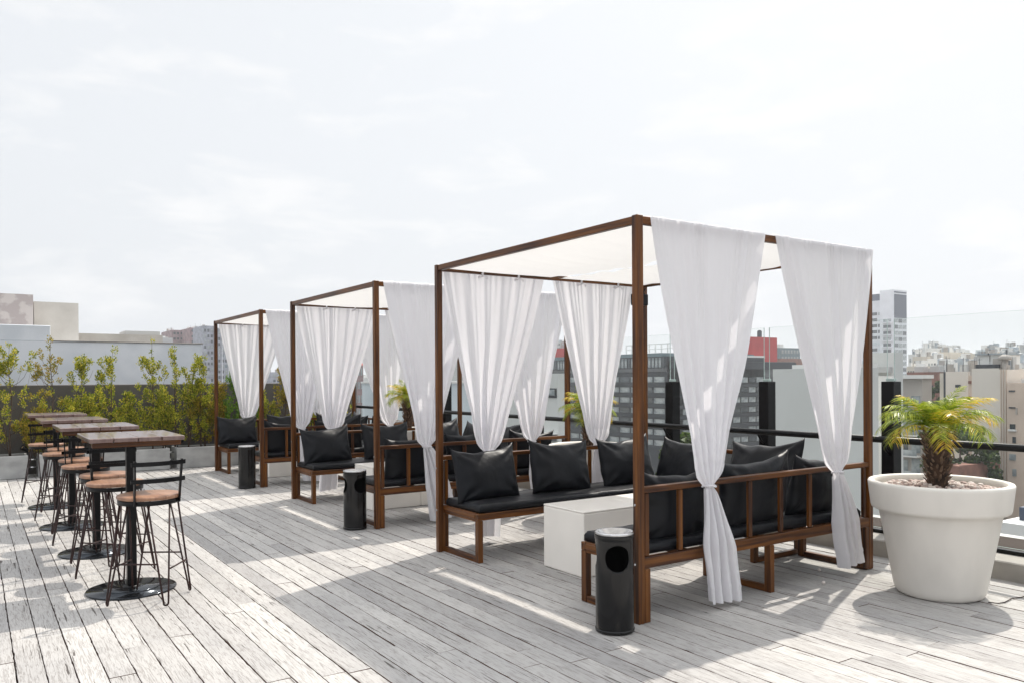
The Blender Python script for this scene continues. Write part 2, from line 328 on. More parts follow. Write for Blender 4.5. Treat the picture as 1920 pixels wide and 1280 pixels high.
# ------------------------------------------------------------------ cabanas
LY, DX, HZ = 2.41, 2.35, 2.40
OY = [0.0, 3.66, 7.36]
WHICH = ['nearest', 'middle', 'farthest']
CG = 'timber framed cabanas in a row'
def build_cabana():
    root = empty('cabana', (0, 0, 0), 'x', 'cabana', CG)
    P = .025
    def jx(k): return 0
    for (x, y) in ((0, 0), (0, LY), (DX, 0), (DX, LY)):
        boxo('post', x-P, x+P, y-P, y+P, 0, HZ, WZ, root, .004)
    boxo('front_beam', -.018, .020, P+.001, LY-P-.001, HZ-.050, HZ-.004, WY, root)
    boxo('back_beam', DX-.020, DX+.018, P+.001, LY-P-.001, HZ-.050, HZ-.004, WY, root)
    for y in (0, LY):
        for z in (.35, .70):
            bm = bmesh.new(); tube(bm, [(-P-.005, y+.004, z), (-P+.002, y+.004, z)], .007, 10); mesh_obj('bolt', bm, STEEL, root)
    for nm, y in (('side_beam', 0), ('side_beam', LY)):
        boxo(nm, P+.001, DX-P-.001, y-.019, y+.019, HZ-.052, HZ-.006, WX, root)
    # canopy: two sagging cloths
    for (xa, xb, sd) in ((.014, 1.165, 1), (1.245, 2.336, 2)):
        nx, ny = 26, 60; vs = []; fs = []
        for j in range(ny+1):
            for i in range(nx+1):
                s, t = i/nx, j/ny
                x = xa+(xb-xa)*s; y = .012+(LY-.024)*t
                z = HZ-.030 - .055*math.sin(PI*t)**.8*(.15+.85*math.sin(PI*s)) - .02*math.sin(PI*s)*(1-abs(2*t-1))
                z += .010*noise.noise((x*1.2+sd*7, y*9, 0)) + .006*math.sin(y*26+3*noise.noise((x*2, y, sd)))*math.sin(PI*t)
                z -= .02*((2*s-1)**6)*math.sin(PI*t)*(s > .5 if sd == 1 else s < .5)
                vs.append((x, y, z))
        for j in range(ny):
            for i in range(nx):
                a = j*(nx+1)+i; fs.append((a, a+1, a+nx+2, a+nx+1))
        py_obj('canopy', vs, fs, CANOPY, root, True)
    # spotlight box on the rear post
    sp = boxo('spotlight', DX-.21, DX-.034, LY-.10, LY-.03, 2.16, 2.27, BLACK, root, .006)
    bm = bmesh.new(); tube(bm, [(DX-.034, LY-.06, 2.24), (DX-.025, LY-.02, 2.30), (DX-.02, LY-.045, 2.335)], .005, 6); mesh_obj('cable', bm, BLACK, sp)
    return root
cab = build_cabana(); cabs = [cab]
for i in (1, 2): cabs.append(copy_tree(cab, None, (0, OY[i], 0)))
for i, c in enumerate(cabs): c['label'] = '%s of the three brown timber cabanas with white cloth roof' % WHICH[i]

# benches (local: length along +x, back at y=0, seat toward +y)
def build_bench(Ln, legs, label, back_slats):
    root = empty('bench', (0, 0, 0), label, 'bench')
    D = .57
    boxo('back_rail', .024, Ln-.024, -.020, .026, .768, .803, WX, root)
    for x in back_slats: boxo('slat', x-.017, x+.017, -.010, .014, .3925, .764, WZ, root)
    boxo('seat_rail', .024, Ln-.024, -.022, .022, .322, .388, WX, root); boxo('seat_rail', .024, Ln-.024, D-.045, D, .335, .388, WX, root)
    bm = bmesh.new()
    n = 7
    for i in range(n):
        x = .05+(Ln-.1)*i/(n-1); box(bm, x-.03, x+.03, .024, D-.047, .345, .380)
    mesh_obj('seat_slats', bm, WY, root)
    for x in legs:
        boxo('leg', x-.022, x+.022, D-.050, D+.002, .002, .333, WZ, root)
        boxo('leg', x-.022, x+.022, -.025, .027, .002, .320, WZ, root)
        boxo('foot_rail', x-.020, x+.020, .0285, D-.0515, .002, .044, WY, root)
        if x < .1 or x > Ln-.1: boxo('end_rail', x-.020, x+.020, .0235, D-.046, .322, .39, WY, root)
    return root
def bench_sl(Ln): return [.058]+[.34+.325*i for i in range(int((Ln-.45)/.325)+1)]+[Ln-.058]
bB = build_bench(DX, (.048, 1.19, DX-.048), 'x', [.058, .34, .67, .99, 1.31, 1.63, 1.95, 2.29])
bA = copy_tree(bB); bA.scale = (1, -1, 1)
bBack = build_bench(1.23, (.03, 1.20), 'x', [.06, .34, .62, .90, 1.17])
BENCH_L = {'B': 'slatted timber bench on the near side of the %s cabana', 'A': 'slatted timber bench on the far side of the %s cabana', 'K': 'short timber bench along the back of the %s cabana by the railing'}
bl = {}
for i in range(3):
    for kk, src, loc, rz in (('B', bB, (0, OY[i], 0), 0), ('A', bA, (0, OY[i]+LY, 0), 0), ('K', bBack, (DX, OY[i]+.59, 0), PI/2)):
        b = src if i == 0 else copy_tree(src)
        b.location = loc; b.rotation_euler.z = rz
        tag(b, BENCH_L[kk] % WHICH[i], 'bench', 'cabana benches')

# seat cushions
def cushion_mesh(Ln, W, seed):
    bm = bmesh.new(); box(bm, 0, Ln, 0, W, 0, .062, .018, seg=3)
    return bm
def subdiv_noise(bm, cuts, amp, sc, seed):
    bmesh.ops.subdivide_edges(bm, edges=[e for e in bm.edges if e.calc_length() > .2], cuts=cuts, use_grid_fill=True)
    for v in bm.verts:
        if v.co.z > .03: v.co.z += amp*noise.noise(Vector(v.co)*sc+Vector((seed, 0, 0)))
def build_cushion(Ln, name, loc, rz, label, seed):
    nx, ny = int(Ln/.03), 18; vs = []; fs = []
    W = .535; H = .066
    prof = []
    for j in range(ny+1):
        t = j/ny; prof.append(t)
    # closed box grid: top surface with rounded border and skirt
    ring = [(0, .012), (0, H*.55), (.006, H*.86), (.02, H)]
    xs = [0]+[.02+(Ln-.04)*i/nx for i in range(nx+1)]+[Ln]
    def z_at(x, y):
        d = min(x, Ln-x, y, W-y)
        z = H if d > .022 else H*.62+H*.38*math.sin(min(1, d/.022)*PI/2)
        return z + .005*noise.noise((x*4+seed, y*5, 0)) + .003*noise.noise((x*14, y*14, seed)) - (.004*math.exp(-((d-.03)/.008)**2))
    ys = [0, .006, .014, .024]+[.03+(W-.06)*i/ny for i in range(ny+1)]+[W-.024, W-.014, W-.006, W]
    xs = [0, .006, .014, .024]+[.03+(Ln-.06)*i/nx for i in range(nx+1)]+[Ln-.024, Ln-.014, Ln-.006, Ln]
    for y in ys:
        for x in xs: vs.append((x, y, z_at(x, y)))
    w_ = len(xs); h_ = len(ys)
    for j in range(h_-1):
        for i in range(w_-1):
            a = j*w_+i; fs.append((a, a+1, a+w_+1, a+w_))
    per = [i for i in range(w_)]+[j*w_+w_-1 for j in range(1, h_)]+[(h_-1)*w_+i for i in range(w_-2, -1, -1)]+[j*w_ for j in range(h_-2, 0, -1)]
    b = len(vs)
    for p in per: x, y, z = vs[p]; vs.append((x, y, .002))
    n = len(per)
    for i in range(n): fs.append((per[i], b+i, b+(i+1) % n, per[(i+1) % n]))
    fs.append(tuple(b+i for i in range(n))[::-1])
    o = py_obj(name, vs, fs, LEATHER, None, True); o.location = loc; o.rotation_euler.z = rz
    return tag(o, label, 'seat cushion', 'bench seat cushions')
cB = build_cushion(2.25, 'seat_cushion', (.045, .028, .3905), 0, '', 1)
cK = build_cushion(1.18, 'seat_cushion', (DX-.028, .61, .3905), PI/2, '', 2)
for i in range(3):
    a = cB if i == 0 else cB.copy()
    if i: COL.objects.link(a)
    a.location = (.045, OY[i]+.028, .3905); a['label'] = 'long charcoal seat pad on the near bench of the %s cabana' % WHICH[i]
    a = cB.copy(); COL.objects.link(a); a.location = (.045+2.25, OY[i]+LY-.028, .3905); a.rotation_euler.z = PI; a['label'] = 'long charcoal seat pad on the far bench of the %s cabana' % WHICH[i]
    a = cK if i == 0 else cK.copy()
    if i: COL.objects.link(a)
    a.location = (DX-.028, OY[i]+.61, .3905); a['label'] = 'short charcoal seat pad on the back bench of the %s cabana' % WHICH[i]

# pillows
def pillow_mesh(seed, w=.62, h=.43, th=.165):
    n, m_ = 36, 28; vs = []; fs = []
    rnd = random.Random(seed); dirs = [(rnd.uniform(-.5, .5), rnd.uniform(-.5, .5), rnd.random()*6) for _ in range(4)]
    for side in (1, -1):
        for j in range(m_+1):
            for i in range(n+1):
                u, v = 2*i/n-1, 2*j/m_-1
                u = math.copysign(abs(u)**.85, u); v = math.copysign(abs(v)**.85, v)
                x = w/2*u*(1-.05*(1-v*v)); z = h/2*v*(1-.05*(1-u*u))
                pr = max(0, (1-abs(u)**2.4)*(1-abs(v)**2.4))
                t = th/2*pr**.5*(1-.22*v)
                q = Vector((x*5+seed*3.1, z*5, side*2.0))
                edge = (1-pr)
                wr = .010*noise.noise(q) + .012*(1-abs(noise.noise(q*1.7+Vector((9, 2, 0))))*2.4)*edge*pr**.4
                # creases running from the corners
                for cx, cz in ((-1, 1), (1, 1), (-1, -1), (1, -1)):
                    dx, dz = u-cx, v-cz; r = math.hypot(dx, dz); an = math.atan2(dz, dx)
                    wr += .007*math.sin(an*9+seed+cx*2+cz)*math.exp(-(r-.45)**2/.12)*min(1, pr*6)
                y = side*(t) + side*wr*min(1, pr*8)
                z += .030*max(0, v)**3*abs(u)**5 - .012*max(0, v)*(1-u*u)*(1+noise.noise((u*1.5, seed, 0)))
                x += .012*noise.noise((v*2, seed, 5)); z += .010*noise.noise((u*2.2, seed, 8))*(1 if v > 0 else .3)
                vs.append((x, y, z))
    per = (n+1)*(m_+1)
    for s in (0, 1):
        for j in range(m_):
            for i in range(n):
                a = s*per+j*(n+1)+i; f = (a, a+1, a+n+2, a+n+1); fs.append(f if s else f[::-1])
    me = bpy.data.meshes.new('pillow'); me.from_pydata(vs, [], fs); me.materials.append(LEATHER)
    bm = bmesh.new(); bm.from_mesh(me); bmesh.ops.remove_doubles(bm, verts=bm.verts, dist=.0012); bmesh.ops.recalc_face_normals(bm, faces=bm.faces); bm.to_mesh(me); bm.free()
    me.polygons.foreach_set('use_smooth', [True]*len(me.polygons))
    return me
PM = [pillow_mesh(s) for s in (1, 2, 3, 4, 5)]
ZP = .425
# (x, y, facing angle, tilt back, roll, height offset, scale, label)
PILL = [
 (.31, 2.17, PI, 12, 2, .215, 1.0, 'creased dark pillow at the open end of the far bench'),
 (1.09, 2.17, PI, 13, -3, .22, 1.05, 'upright dark pillow in the middle of the far bench'),
 (1.87, 2.16, PI, 13, 2, .22, 1.05, 'dark pillow at the inner corner end of the far bench'),
 (2.11, 1.66, PI/2, 14, -2, .225, 1.0, 'dark pillow on the back bench nearest its far corner'),
 (2.12, .78, PI/2, 17, 5, .235, 1.15, 'sunlit dark pillow on the back bench nearest its near corner'),
 (.42, .14, 0, 9, 1, .20, 1.05, 'dark pillow at the open end of the near bench'),
 (1.19, .14, 0, 10, -4, .215, 1.15, 'dark pillow slumped in the middle of the near bench'),
 (1.90, .14, 0, 10, 3, .21, 1.0, 'dark pillow at the inner end of the near bench'),
]
rnd = random.Random(5)
for ci in range(3):
    for pi_, (x, y, fa, tilt, roll, dz, sc, lb) in enumerate(PILL):
        o = bpy.data.objects.new('pillow', PM[(pi_*2+ci) % 5]); COL.objects.link(o)
        jx = 0 if ci == 0 else rnd.uniform(-.05, .05); jr = 0 if ci == 0 else rnd.uniform(-4, 4)
        # local +y is the front; pillow leans back toward its backrest
        Rm = Matrix.Rotation(fa, 4, 'Z') @ Matrix.Rotation(math.radians(tilt), 4, 'X') @ Matrix.Rotation(math.radians(roll+jr), 4, 'Y')
        ox, oy = (jx, 0) if fa in (0, PI) else (0, jx)
        o.matrix_world = Matrix.Translation((x+ox, y+oy+OY[ci], ZP+dz+.01)) @ Rm @ Matrix.Scale(sc, 4)
        tag(o, '%s of the %s cabana' % (lb, WHICH[ci]), 'pillow', 'pillows on the cabana benches')

# white cube tables
bm = bmesh.new(); box(bm, -.299, .299, -.245, .245, 0, .4655, .010, seg=3)
ct = empty('cube_table', (.7, 1.245, .002), 'x', 'table', 'white cube tables'); mesh_obj('body', bm, TABLEW, ct)
bm = bmesh.new(); box(bm, -.2995, .2995, -.2455, .2455, .466, .480, .006, seg=2); mesh_obj('tabletop', bm, TABLEW, ct)
for i in range(3):
    for j in range(2):
        c = ct if i+j == 0 else copy_tree(ct)
        c.location = (.70+.602*j, 1.245+OY[i], .002)
        c['label'] = '%s white cube table inside the %s cabana' % (('front', 'rear')[j], WHICH[i])

# ------------------------------------------------------------------ curtains
def curtain(x0, x1, xg, zg, xb, wb, zb, yb, sgn, seed, ties, label, nf=6):
    """x0..x1 top edge; xg,zg gather; xb centre of the hem, wb its width, zb its height"""
    ns, na, nb = 110, 76, 46
    rnd = random.Random(seed); ph = rnd.random()*6
    vs = []; fs = []
    W = x1-x0
    def phase(s):
        return 2*PI*(nf*s + .55*noise.noise((s*3.1, seed*1.7, 0)) + .28*noise.noise((s*7.3, seed, 4))) + ph
    def folds(s, t, amp):
        p = phase(s) + .9*noise.noise((s*2.5, t*2.2, seed))
        a = .55+.75*abs(noise.noise((s*4.1, seed*.7, 2+t*.8)))*2
        return amp*a*(math.sin(p)+.28*math.sin(2*p+1+3*t)+.35*math.sin(p*.37+seed)) + .0045*math.sin(2*PI*(17*s+2.2*noise.noise((s*5, seed, 1))))*max(0, 1-t*1.6)*(1+noise.noise((s*6, t*4, seed)))
    y_out = yb+sgn*.040
    rows = []
    # over the beam
    for q, (yy, zz) in enumerate(((yb, HZ+.000), (yb+sgn*.018, HZ+.003), (yb+sgn*.034, HZ-.004))):
        rows.append([(x0+W*s, yy+sgn*.002*math.sin(phase(s)), zz+.0025*math.sin(phase(s)*1.0)) for s in [i/ns for i in range(ns+1)]])
    for j in range(na+1):
        t = j/na; z = HZ-.012-(HZ-.012-zg)*t
        hw_t = W/2; c_t = (x0+x1)/2
        e = t**1.12
        wmid = .105
        hw = hw_t + (wmid-hw_t)*min(1, e/.97)
        if t > .93: hw = wmid + (.040-wmid)*((t-.93)/.07)**1.6 if e/.97 >= 1 else hw + (.040-hw)*((t-.93)/.07)**1.6
        c = c_t + (xg-c_t)*t**1.06
        row = []
        amp = .0085+.0225*min(1, t*1.15)**1.1
        if t > .86: amp *= 1-.62*((t-.86)/.14)
        for i in range(ns+1):
            s = i/ns; u = 2*s-1
            x = c+hw*u*(1) + .010*t*math.cos(phase(s))*(1 if t < .9 else .3)
            y = y_out + sgn*.010*t + folds(s, t, amp) + sgn*.05*t*t*(1-u*u)*.8
            if t > .95: y = y_out + (y-y_out)*(1-.3*(t-.95)/.05)
            zz = z - .05*math.sin(PI*min(1, max(0, (t-.80)/.2)))*(abs(u)**3)*(1 if u < 0 else .5)
            zz += .02*math.sin(PI*max(0, (t-.7)/.3))*0
            row.append((x, y+sgn*.012, zz))
        rows.append(row)
    for j in range(1, nb+1):
        t = j/nb; z = zg-.008-(zg-zb)*t
        hw = .042+(wb/2-.042)*min(1, (t*1.9)**.75)*(.86+.14*t)
        c = xg+(xb-xg)*(t**.8)
        amp = .020+.020*min(1, t*2)
        hem = .0035 if abs(z-(zb+.085)) < .013 else 0
        row = []
        for i in range(ns+1):
            s = i/ns; u = 2*s-1
            p = 2*PI*3.3*s+ph+1.1*noise.noise((s*2, t*1.2, seed+9))
            x = c+hw*u + .016*math.cos(p)*min(1, t*2)
            y = y_out+sgn*.03 + amp*(math.sin(p)+.3*math.sin(2.1*p+seed)) + .012*noise.noise((s*5, t*3, seed))
            row.append((x, y+sgn*hem, z-.012*u*(1 if seed % 2 else -1)))
        rows.append(row)
    for r in rows: vs += r
    w_ = ns+1
    for j in range(len(rows)-1):
        for i in range(ns):
            a = j*w_+i; fs.append((a, a+1, a+w_+1, a+w_))
    root = empty('curtain', (xg, yb, 0), label, 'curtain', 'white curtains on the cabanas')
    o = rel(py_obj('cloth', vs, fs, CLOTH, None, True), root)
    # tie-back band round the gather
    bm = bmesh.new(); pts = [(xg+.047*math.cos(a), y_out+sgn*.03+.036*math.sin(a), zg+.004+.006*math.sin(a*2)) for a in [2*PI*i/20 for i in range(21)]]
    tube(bm, pts, .006, 8, False); rel(mesh_obj('tieback', bm, CLOTH), root)
    # loops tying the heading to the beam
    for tx in ties:
        bm = bmesh.new(); yi = yb-sgn*.027
        tube(bm, [(tx, yb, HZ-.001), (tx, yi-sgn*.003, HZ-.004), (tx+.002, yi-sgn*.004, HZ-.035), (tx, yi-sgn*.002, HZ-.066), (tx, yb+sgn*.03, HZ-.07)], .010, 8)
        for sg in (-1, 1):
            tube(bm, [(tx, yi-sgn*.004, HZ-.066), (tx+sg*.018, yi-sgn*.014, HZ-.066), (tx+sg*.036, yi-sgn*.012, HZ-.078), (tx+sg*.046, yi-sgn*.008, HZ-.092)], .0055, 6)
        rel(mesh_obj('beam_tie', bm, CLOTH), root)
    return root
sd = 20
for ci in range(3):
    oy = OY[ci]; sd += 7
    j = (lambda a: 0) if ci == 0 else (lambda a: rnd.uniform(-a, a))
    W_ = WHICH[ci]
    curtain(.05, 1.09, .525+j(.03), .775, .655+j(.05), .27, .05, oy, -1, sd, (.3, .8), 'front curtain on the near side of the %s cabana, knotted to its bench' % W_)
    curtain(1.21, 2.315, 1.86-.06*(ci == 1)+j(.02), .765, 2.04-.1*(ci == 1), .27, .09, oy, -1, sd+1, (1.5, 2.0), 'rear curtain on the near side of the %s cabana, by the railing' % W_)
    curtain(.055, 1.14, .53+j(.03), .80, .50+j(.04), .23, .07, oy+LY, 1, sd+2, (.42, .80), 'front curtain on the far side of the %s cabana, behind the pillows' % W_)
    curtain(1.24, 2.26, 1.80+j(.03), .80, 1.80, .23, .08, oy+LY, 1, sd+3, (1.52, 1.98), 'rear curtain on the far side of the %s cabana, by the railing' % W_)

# ------------------------------------------------------------------ ashtray bins
def build_bin():
    root = empty('ashtray_bin', (0, 0, 0), 'x', 'bin', 'black cylindrical bins beside the cabanas')
    R, H = .110, .555; n, m_ = 144, 96; vs = []; fs = []
    hz, hr, ha = .43, .074, .074/R   # hole height, half height, half angle
    def inside(a, z, c):
        d = (a-c+PI) % (2*PI)-PI; return (d/ha)**2+((z-hz)/hr)**2
    HA = [0, -2.0]
    for j in range(m_+1):
        z = .008+(H-.008)*j/m_
        for i in range(n):
            a = 2*PI*i/n; zz = z
            for c in HA:   # snap near-edge vertices to the hole outline
                q = inside(a, z, c)
                if .78 < q < 1.30:
                    k_ = 1/math.sqrt(q); d = (a-c+PI) % (2*PI)-PI; a = c+d*k_; zz = hz+(z-hz)*k_
            vs.append((R*math.cos(a), R*math.sin(a), zz))
    for j in range(m_):
        for i in range(n):
            f = (j*n+i, j*n+(i+1) % n, (j+1)*n+(i+1) % n, (j+1)*n+i)
            cx = sum(vs[k][0] for k in f)/4; cy = sum(vs[k][1] for k in f)/4; cz = sum(vs[k][2] for k in f)/4
            if any(inside(math.atan2(cy, cx), cz, c) < .97 for c in HA): continue
            fs.append(f)
    b = py_obj('body', vs, fs, BINMAT, root, True)
    md = b.modifiers.new('s', 'SOLIDIFY'); md.thickness = .003; md.offset = -1; md.use_rim = True; b.data.materials.append(MATTE); md.material_offset = 1
    bm = bmesh.new(); lathe(bm, [(0, .012), (R-.004, .012), (R-.004, .006), (R+.003, .004), (R+.003, .018), (R+.0005, .02)], 64); mesh_obj('base', bm, BINMAT, root)
    bm = bmesh.new(); lathe(bm, [(R+.0005, H-.03), (R+.003, H-.028), (R+.003, H-.004), (R+.002, H)], 64); mesh_obj('rim', bm, BINMAT, root)
    bm = bmesh.new(); lathe(bm, [(R+.001, H), (R+.004, H+.006), (R+.002, H+.013), (R-.006, H+.015), (R-.022, H+.010), (R*.55, H-.008), (.02, H-.016), (0, H-.016)], 64); mesh_obj('ashtray_dish', bm, STEEL, root)
    return root
bn = build_bin()
BPOS = [(-.20, -.01, math.radians(-122)), (-.17, 3.80, math.radians(-78)), (-.19, 7.40, math.radians(130))]
for i in range(3):
    b = bn if i == 0 else copy_tree(bn)
    b.location = (BPOS[i][0], BPOS[i][1], .002); b.rotation_euler.z = BPOS[i][2]
    b['label'] = 'black cylinder bin with steel ashtray top against the %s cabana post' % WHICH[i]

# ------------------------------------------------------------------ potted palms
def build_pot():
    root = empty('planter_pot', (0, 0, 0), 'x', 'planter', 'big white round planters with palms')
    bm = bmesh.new(); 
    lathe(bm, [(0, .0), (.245, .0), (.258, .006), (.268, .02), (.278, .05), (.365, .53), (.372, .550), (.382, .558), (.404, .558), (.413, .564), (.418, .582), (.434, .720), (.4355, .736), (.430, .745), (.418, .748), (.400, .746), (.391, .738), (.386, .71), (.382, .64)], 96)
    mesh_obj('body', bm, PLASTIC, root)
    bm = bmesh.new(); lathe(bm, [(.3815, .68), (.25, .70), (0, .71)], 48); mesh_obj('soil', bm, SOIL, root)
    return root
def build_pebbles(seed, n=620):
    bm = bmesh.new(); rn = random.Random(seed)
    for _ in range(n):
        r = .376*math.sqrt(rn.random()); a = rn.random()*2*PI; s = rn.uniform(.010, .020)
        z = .686+.028*(1-r/.38)+rn.uniform(0, .018)
        q = bmesh.ops.create_icosphere(bm, subdivisions=1 if r < .2 else 2, radius=1)
        Rm = Matrix.Rotation(rn.random()*6, 3, 'Z') @ Matrix.Rotation(rn.uniform(-.5, .5), 3, 'X')
        sx, sy, sz = s*rn.uniform(.9, 1.4), s*rn.uniform(.75, 1.1), s*rn.uniform(.55, .9)
        o = rn.random()*50
        for v in q['verts']:
            k_ = 1+.22*noise.noise(v.co*1.3+Vector((o, 0, 0)))
            v.co = Rm @ Vector((v.co.x*sx*k_, v.co.y*sy*k_, v.co.z*sz*k_)) + Vector((r*math.cos(a), r*math.sin(a), z))
    o = mesh_obj('pebbles', bm, PEBL, None, True)
    return o
PEBL = island_leaf('pebble_tones', [(0, (.30, .215, .19)), (.35, (.47, .36, .32)), (.7, (.58, .49, .45)), (1, (.68, .62, .58))], 0.0, .75)
def build_palm(seed):
    rn = random.Random(seed)
    root = empty('potted_palm', (0, 0, 0), 'x', 'palm tree', 'small palms in the white planters')
    bm = bmesh.new(); n = 28; pts = []
    prof = [(.062, .68), (.060, .76), (.064, .84), (.070, .92), (.074, .99), (.066, 1.06), (.052, 1.12), (.03, 1.17), (0, 1.18)]
    lathe(bm, prof, 28)
    bmesh.ops.subdivide_edges(bm, edges=bm.edges[:], cuts=1, use_grid_fill=True)
    for v in bm.verts:
        k_ = 1+.18*noise.noise(Vector(v.co)*32); v.co.x *= k_; v.co.y *= k_
    tr = mesh_obj('trunk', bm, PALMB, root, True)
    # old leaf bases
    bm = bmesh.new()
    for k_ in range(130):
        z = .76+.34*k_/130+rn.uniform(-.008, .008); a = k_*2.39996+rn.uniform(-.2, .2)
        r0 = .052+.022*math.sin((z-.74)/.36*PI*.85)
        ln = rn.uniform(.018, .034) + (.022 if z > 1.0 else 0)
        d = Vector((math.cos(a), math.sin(a), 0)); t_ = Vector((-math.sin(a), math.cos(a), 0)); wd = rn.uniform(.007, .012)
        up = rn.uniform(.6, 1.3)
        p0 = d*r0*.9+Vector((0, 0, z)); p1 = d*(r0+ln*.6)+Vector((0, 0, z+ln*up)); p2 = d*(r0+ln)+Vector((0, 0, z+ln*up*1.3))
        v = [bm.verts.new(p0-t_*wd), bm.verts.new(p0+t_*wd), bm.verts.new(p1+t_*wd*.6), bm.verts.new(p1-t_*wd*.6), bm.verts.new(p2), bm.verts.new(p0+d*.012-Vector((0, 0, .004)))]
        bm.faces.new((v[0], v[1], v[2], v[3])); bm.faces.new((v[3], v[2], v[4])); bm.faces.new((v[0], v[5], v[1])); bm.faces.new((v[0], v[3], v[5])); bm.faces.new((v[1], v[5], v[2])); bm.faces.new((v[3], v[4], v[5])); bm.faces.new((v[2], v[5], v[4]))
    mesh_obj('leaf_bases', bm, PALMT, root)
    NF = 34
    for f in range(NF):
        age = f/NF; a = f*2.39996+rn.uniform(-.25, .25)
        pitch = math.radians(85-58*age**.9+rn.uniform(-6, 6)); ln = .31+.10*min(1, age*2)+rn.uniform(-.04, .04)
        if age < .12: ln *= .7
        N_ = 26; p = Vector((math.cos(a)*.015, math.sin(a)*.015, 1.12-.03*age)); pitch0 = pitch
        spine = [p.copy()]; dirs = []
        for i in range(N_):
            tt = i/N_
            pc = pitch0 - math.radians(88+25*age)*tt**1.5*(.55+.55*age)
            dv = Vector((math.cos(a)*math.cos(pc), math.sin(a)*math.cos(pc), math.sin(pc))); dirs.append(dv)
            p = p+dv*ln/N_; spine.append(p.copy())
        bm = bmesh.new(); tube(bm, spine[::3]+[spine[-1]], .0028, 5, True, .0008)
        tang = Vector((-math.sin(a), math.cos(a), 0))
        for i in range(3, N_):
            tt = i/N_; ll = .125*math.sin(PI*(.12+.80*tt))**.8*(1.15 if age > .2 else .8)*rn.uniform(.85, 1.1)
            for sg in (-1, 1):
                for rep in range(rn.choice([1, 1, 2])):
                    b0 = spine[i]+dirs[i-1]*ln/N_*(rep*.5); d = dirs[min(i, N_-1)]
                    nrm = tang.cross(d).normalized()
                    out_ = (tang*sg*rn.uniform(.75, .95)+d*rn.uniform(.6, .85)+nrm*rn.uniform(-.05, .4)).normalized()
                    w0 = .0034; up = out_.cross(d).normalized()*w0
                    side = d*w0
                    m1 = b0+out_*ll*.5; m2 = b0+out_*ll-Vector((0, 0, ll*.22))
                    q = [bm.verts.new(b0-side*.5), bm.verts.new(b0+side*.5), bm.verts.new(m1+side), bm.verts.new(m1-side), bm.verts.new(m2)]
                    bm.faces.new((q[0], q[1], q[2], q[3])); bm.faces.new((q[3], q[2], q[4]))
        yel = (f*7 % 10) < 3 and age > .15
        mesh_obj('frond', bm, FROND2 if yel else FROND1, root)
    return root
pot = build_pot(); peb = build_pebbles(3); palm = build_palm(8)
PP = [(2.085, -.67), (2.15, 3.03), (1.90, 6.72)]
PW = ['to the right of the nearest cabana', 'between the nearest and middle cabanas', 'between the middle and farthest cabanas']
for i, (x, y) in enumerate(PP):
    a = pot if i == 0 else copy_tree(pot); a.location = (x, y, .003); a['label'] = 'big white round planter '+PW[i]
    b = peb if i == 0 else peb.copy()
    if i: COL.objects.link(b)
    b.location = (x, y, .003); b.rotation_euler.z = i*1.3; tag(b, 'pinkish pebbles filling the planter '+PW[i], 'pebbles', kind='stuff')
    c = palm if i == 0 else copy_tree(palm)
    c.location = (x-.02, y, .003 + (-.035, .0, .03)[i]); c.rotation_euler.z = (0, 2.1, 4.0)[i]; c.scale = ((1, 1, 1), (.82, .82, .97), (.9, .9, 1))[i]; c['label'] = 'small arching palm growing in the planter '+PW[i]

# two loose pebbles on the deck
for (u, v, lb) in ((1536, 1067, 'small pink pebble lying on the deck, the one closer to the bench'), (1544, 1091, 'small pink pebble lying on the deck, the one farther from the bench')):
    p = pt(u, v, 2, .012); bm = bmesh.new(); q = bmesh.ops.create_icosphere(bm, subdivisions=2, radius=.013)
    for vv in q['verts']: vv.co *= 1+.25*noise.noise(vv.co*60+Vector((u, 0, 0)))
    o = mesh_obj('pebble', bm, PEBL, None, True); o.location = p; tag(o, lb, 'pebble', 'loose pebbles on the deck')
# thin twig / cable by the pot
bm = bmesh.new(); pts = [pt(u, v, 2, .006) for u, v in ((1853, 1128), (1872, 1130), (1884, 1128), (1897, 1121), (1925, 1117))]
tube(bm, pts, .0035, 6); tag(mesh_obj('cable', bm, RUSTBLK), 'thin brown cable on the deck running from the base of the right planter', 'cable')

# ------------------------------------------------------------------ bar tables and stools
def build_table():
    root = empty('bar_table', (0, 0, 0), 'x', 'bar table', 'high bar tables in a row')
    for i in range(4):
        x0 = -.290+i*.1455
        boxo('board', x0, x0+.1400, -.33, .39, 1.045, 1.075, TOPW, root, .004)
    boxo('batten', -.27, .27, -.30, -.26, 1.012, 1.043, WX, root); boxo('batten', -.27, .27, .26, .30, 1.012, 1.043, WX, root)
    boxo('top_bracket', -.16, .16, -.16, .16, 1.034, 1.0435, BLACK, root, .001)
    boxo('post', -.030, .030, -.030, .030, .0325, 1.033, BLACK, root, .004)
    bm = bmesh.new(); lathe(bm, [(0, .0), (.286, .0), (.288, .003), (.288, .009), (.285, .012), (.18, .012), (.18, .020), (.178, .023), (0, .023)], 72); mesh_obj('base_plate', bm, BASEMET, root)
    bm = bmesh.new(); lathe(bm, [(.057, .0235), (.055, .031), (.0, .0315)], 32); mesh_obj('collar', bm, BLACK, root)
    return root
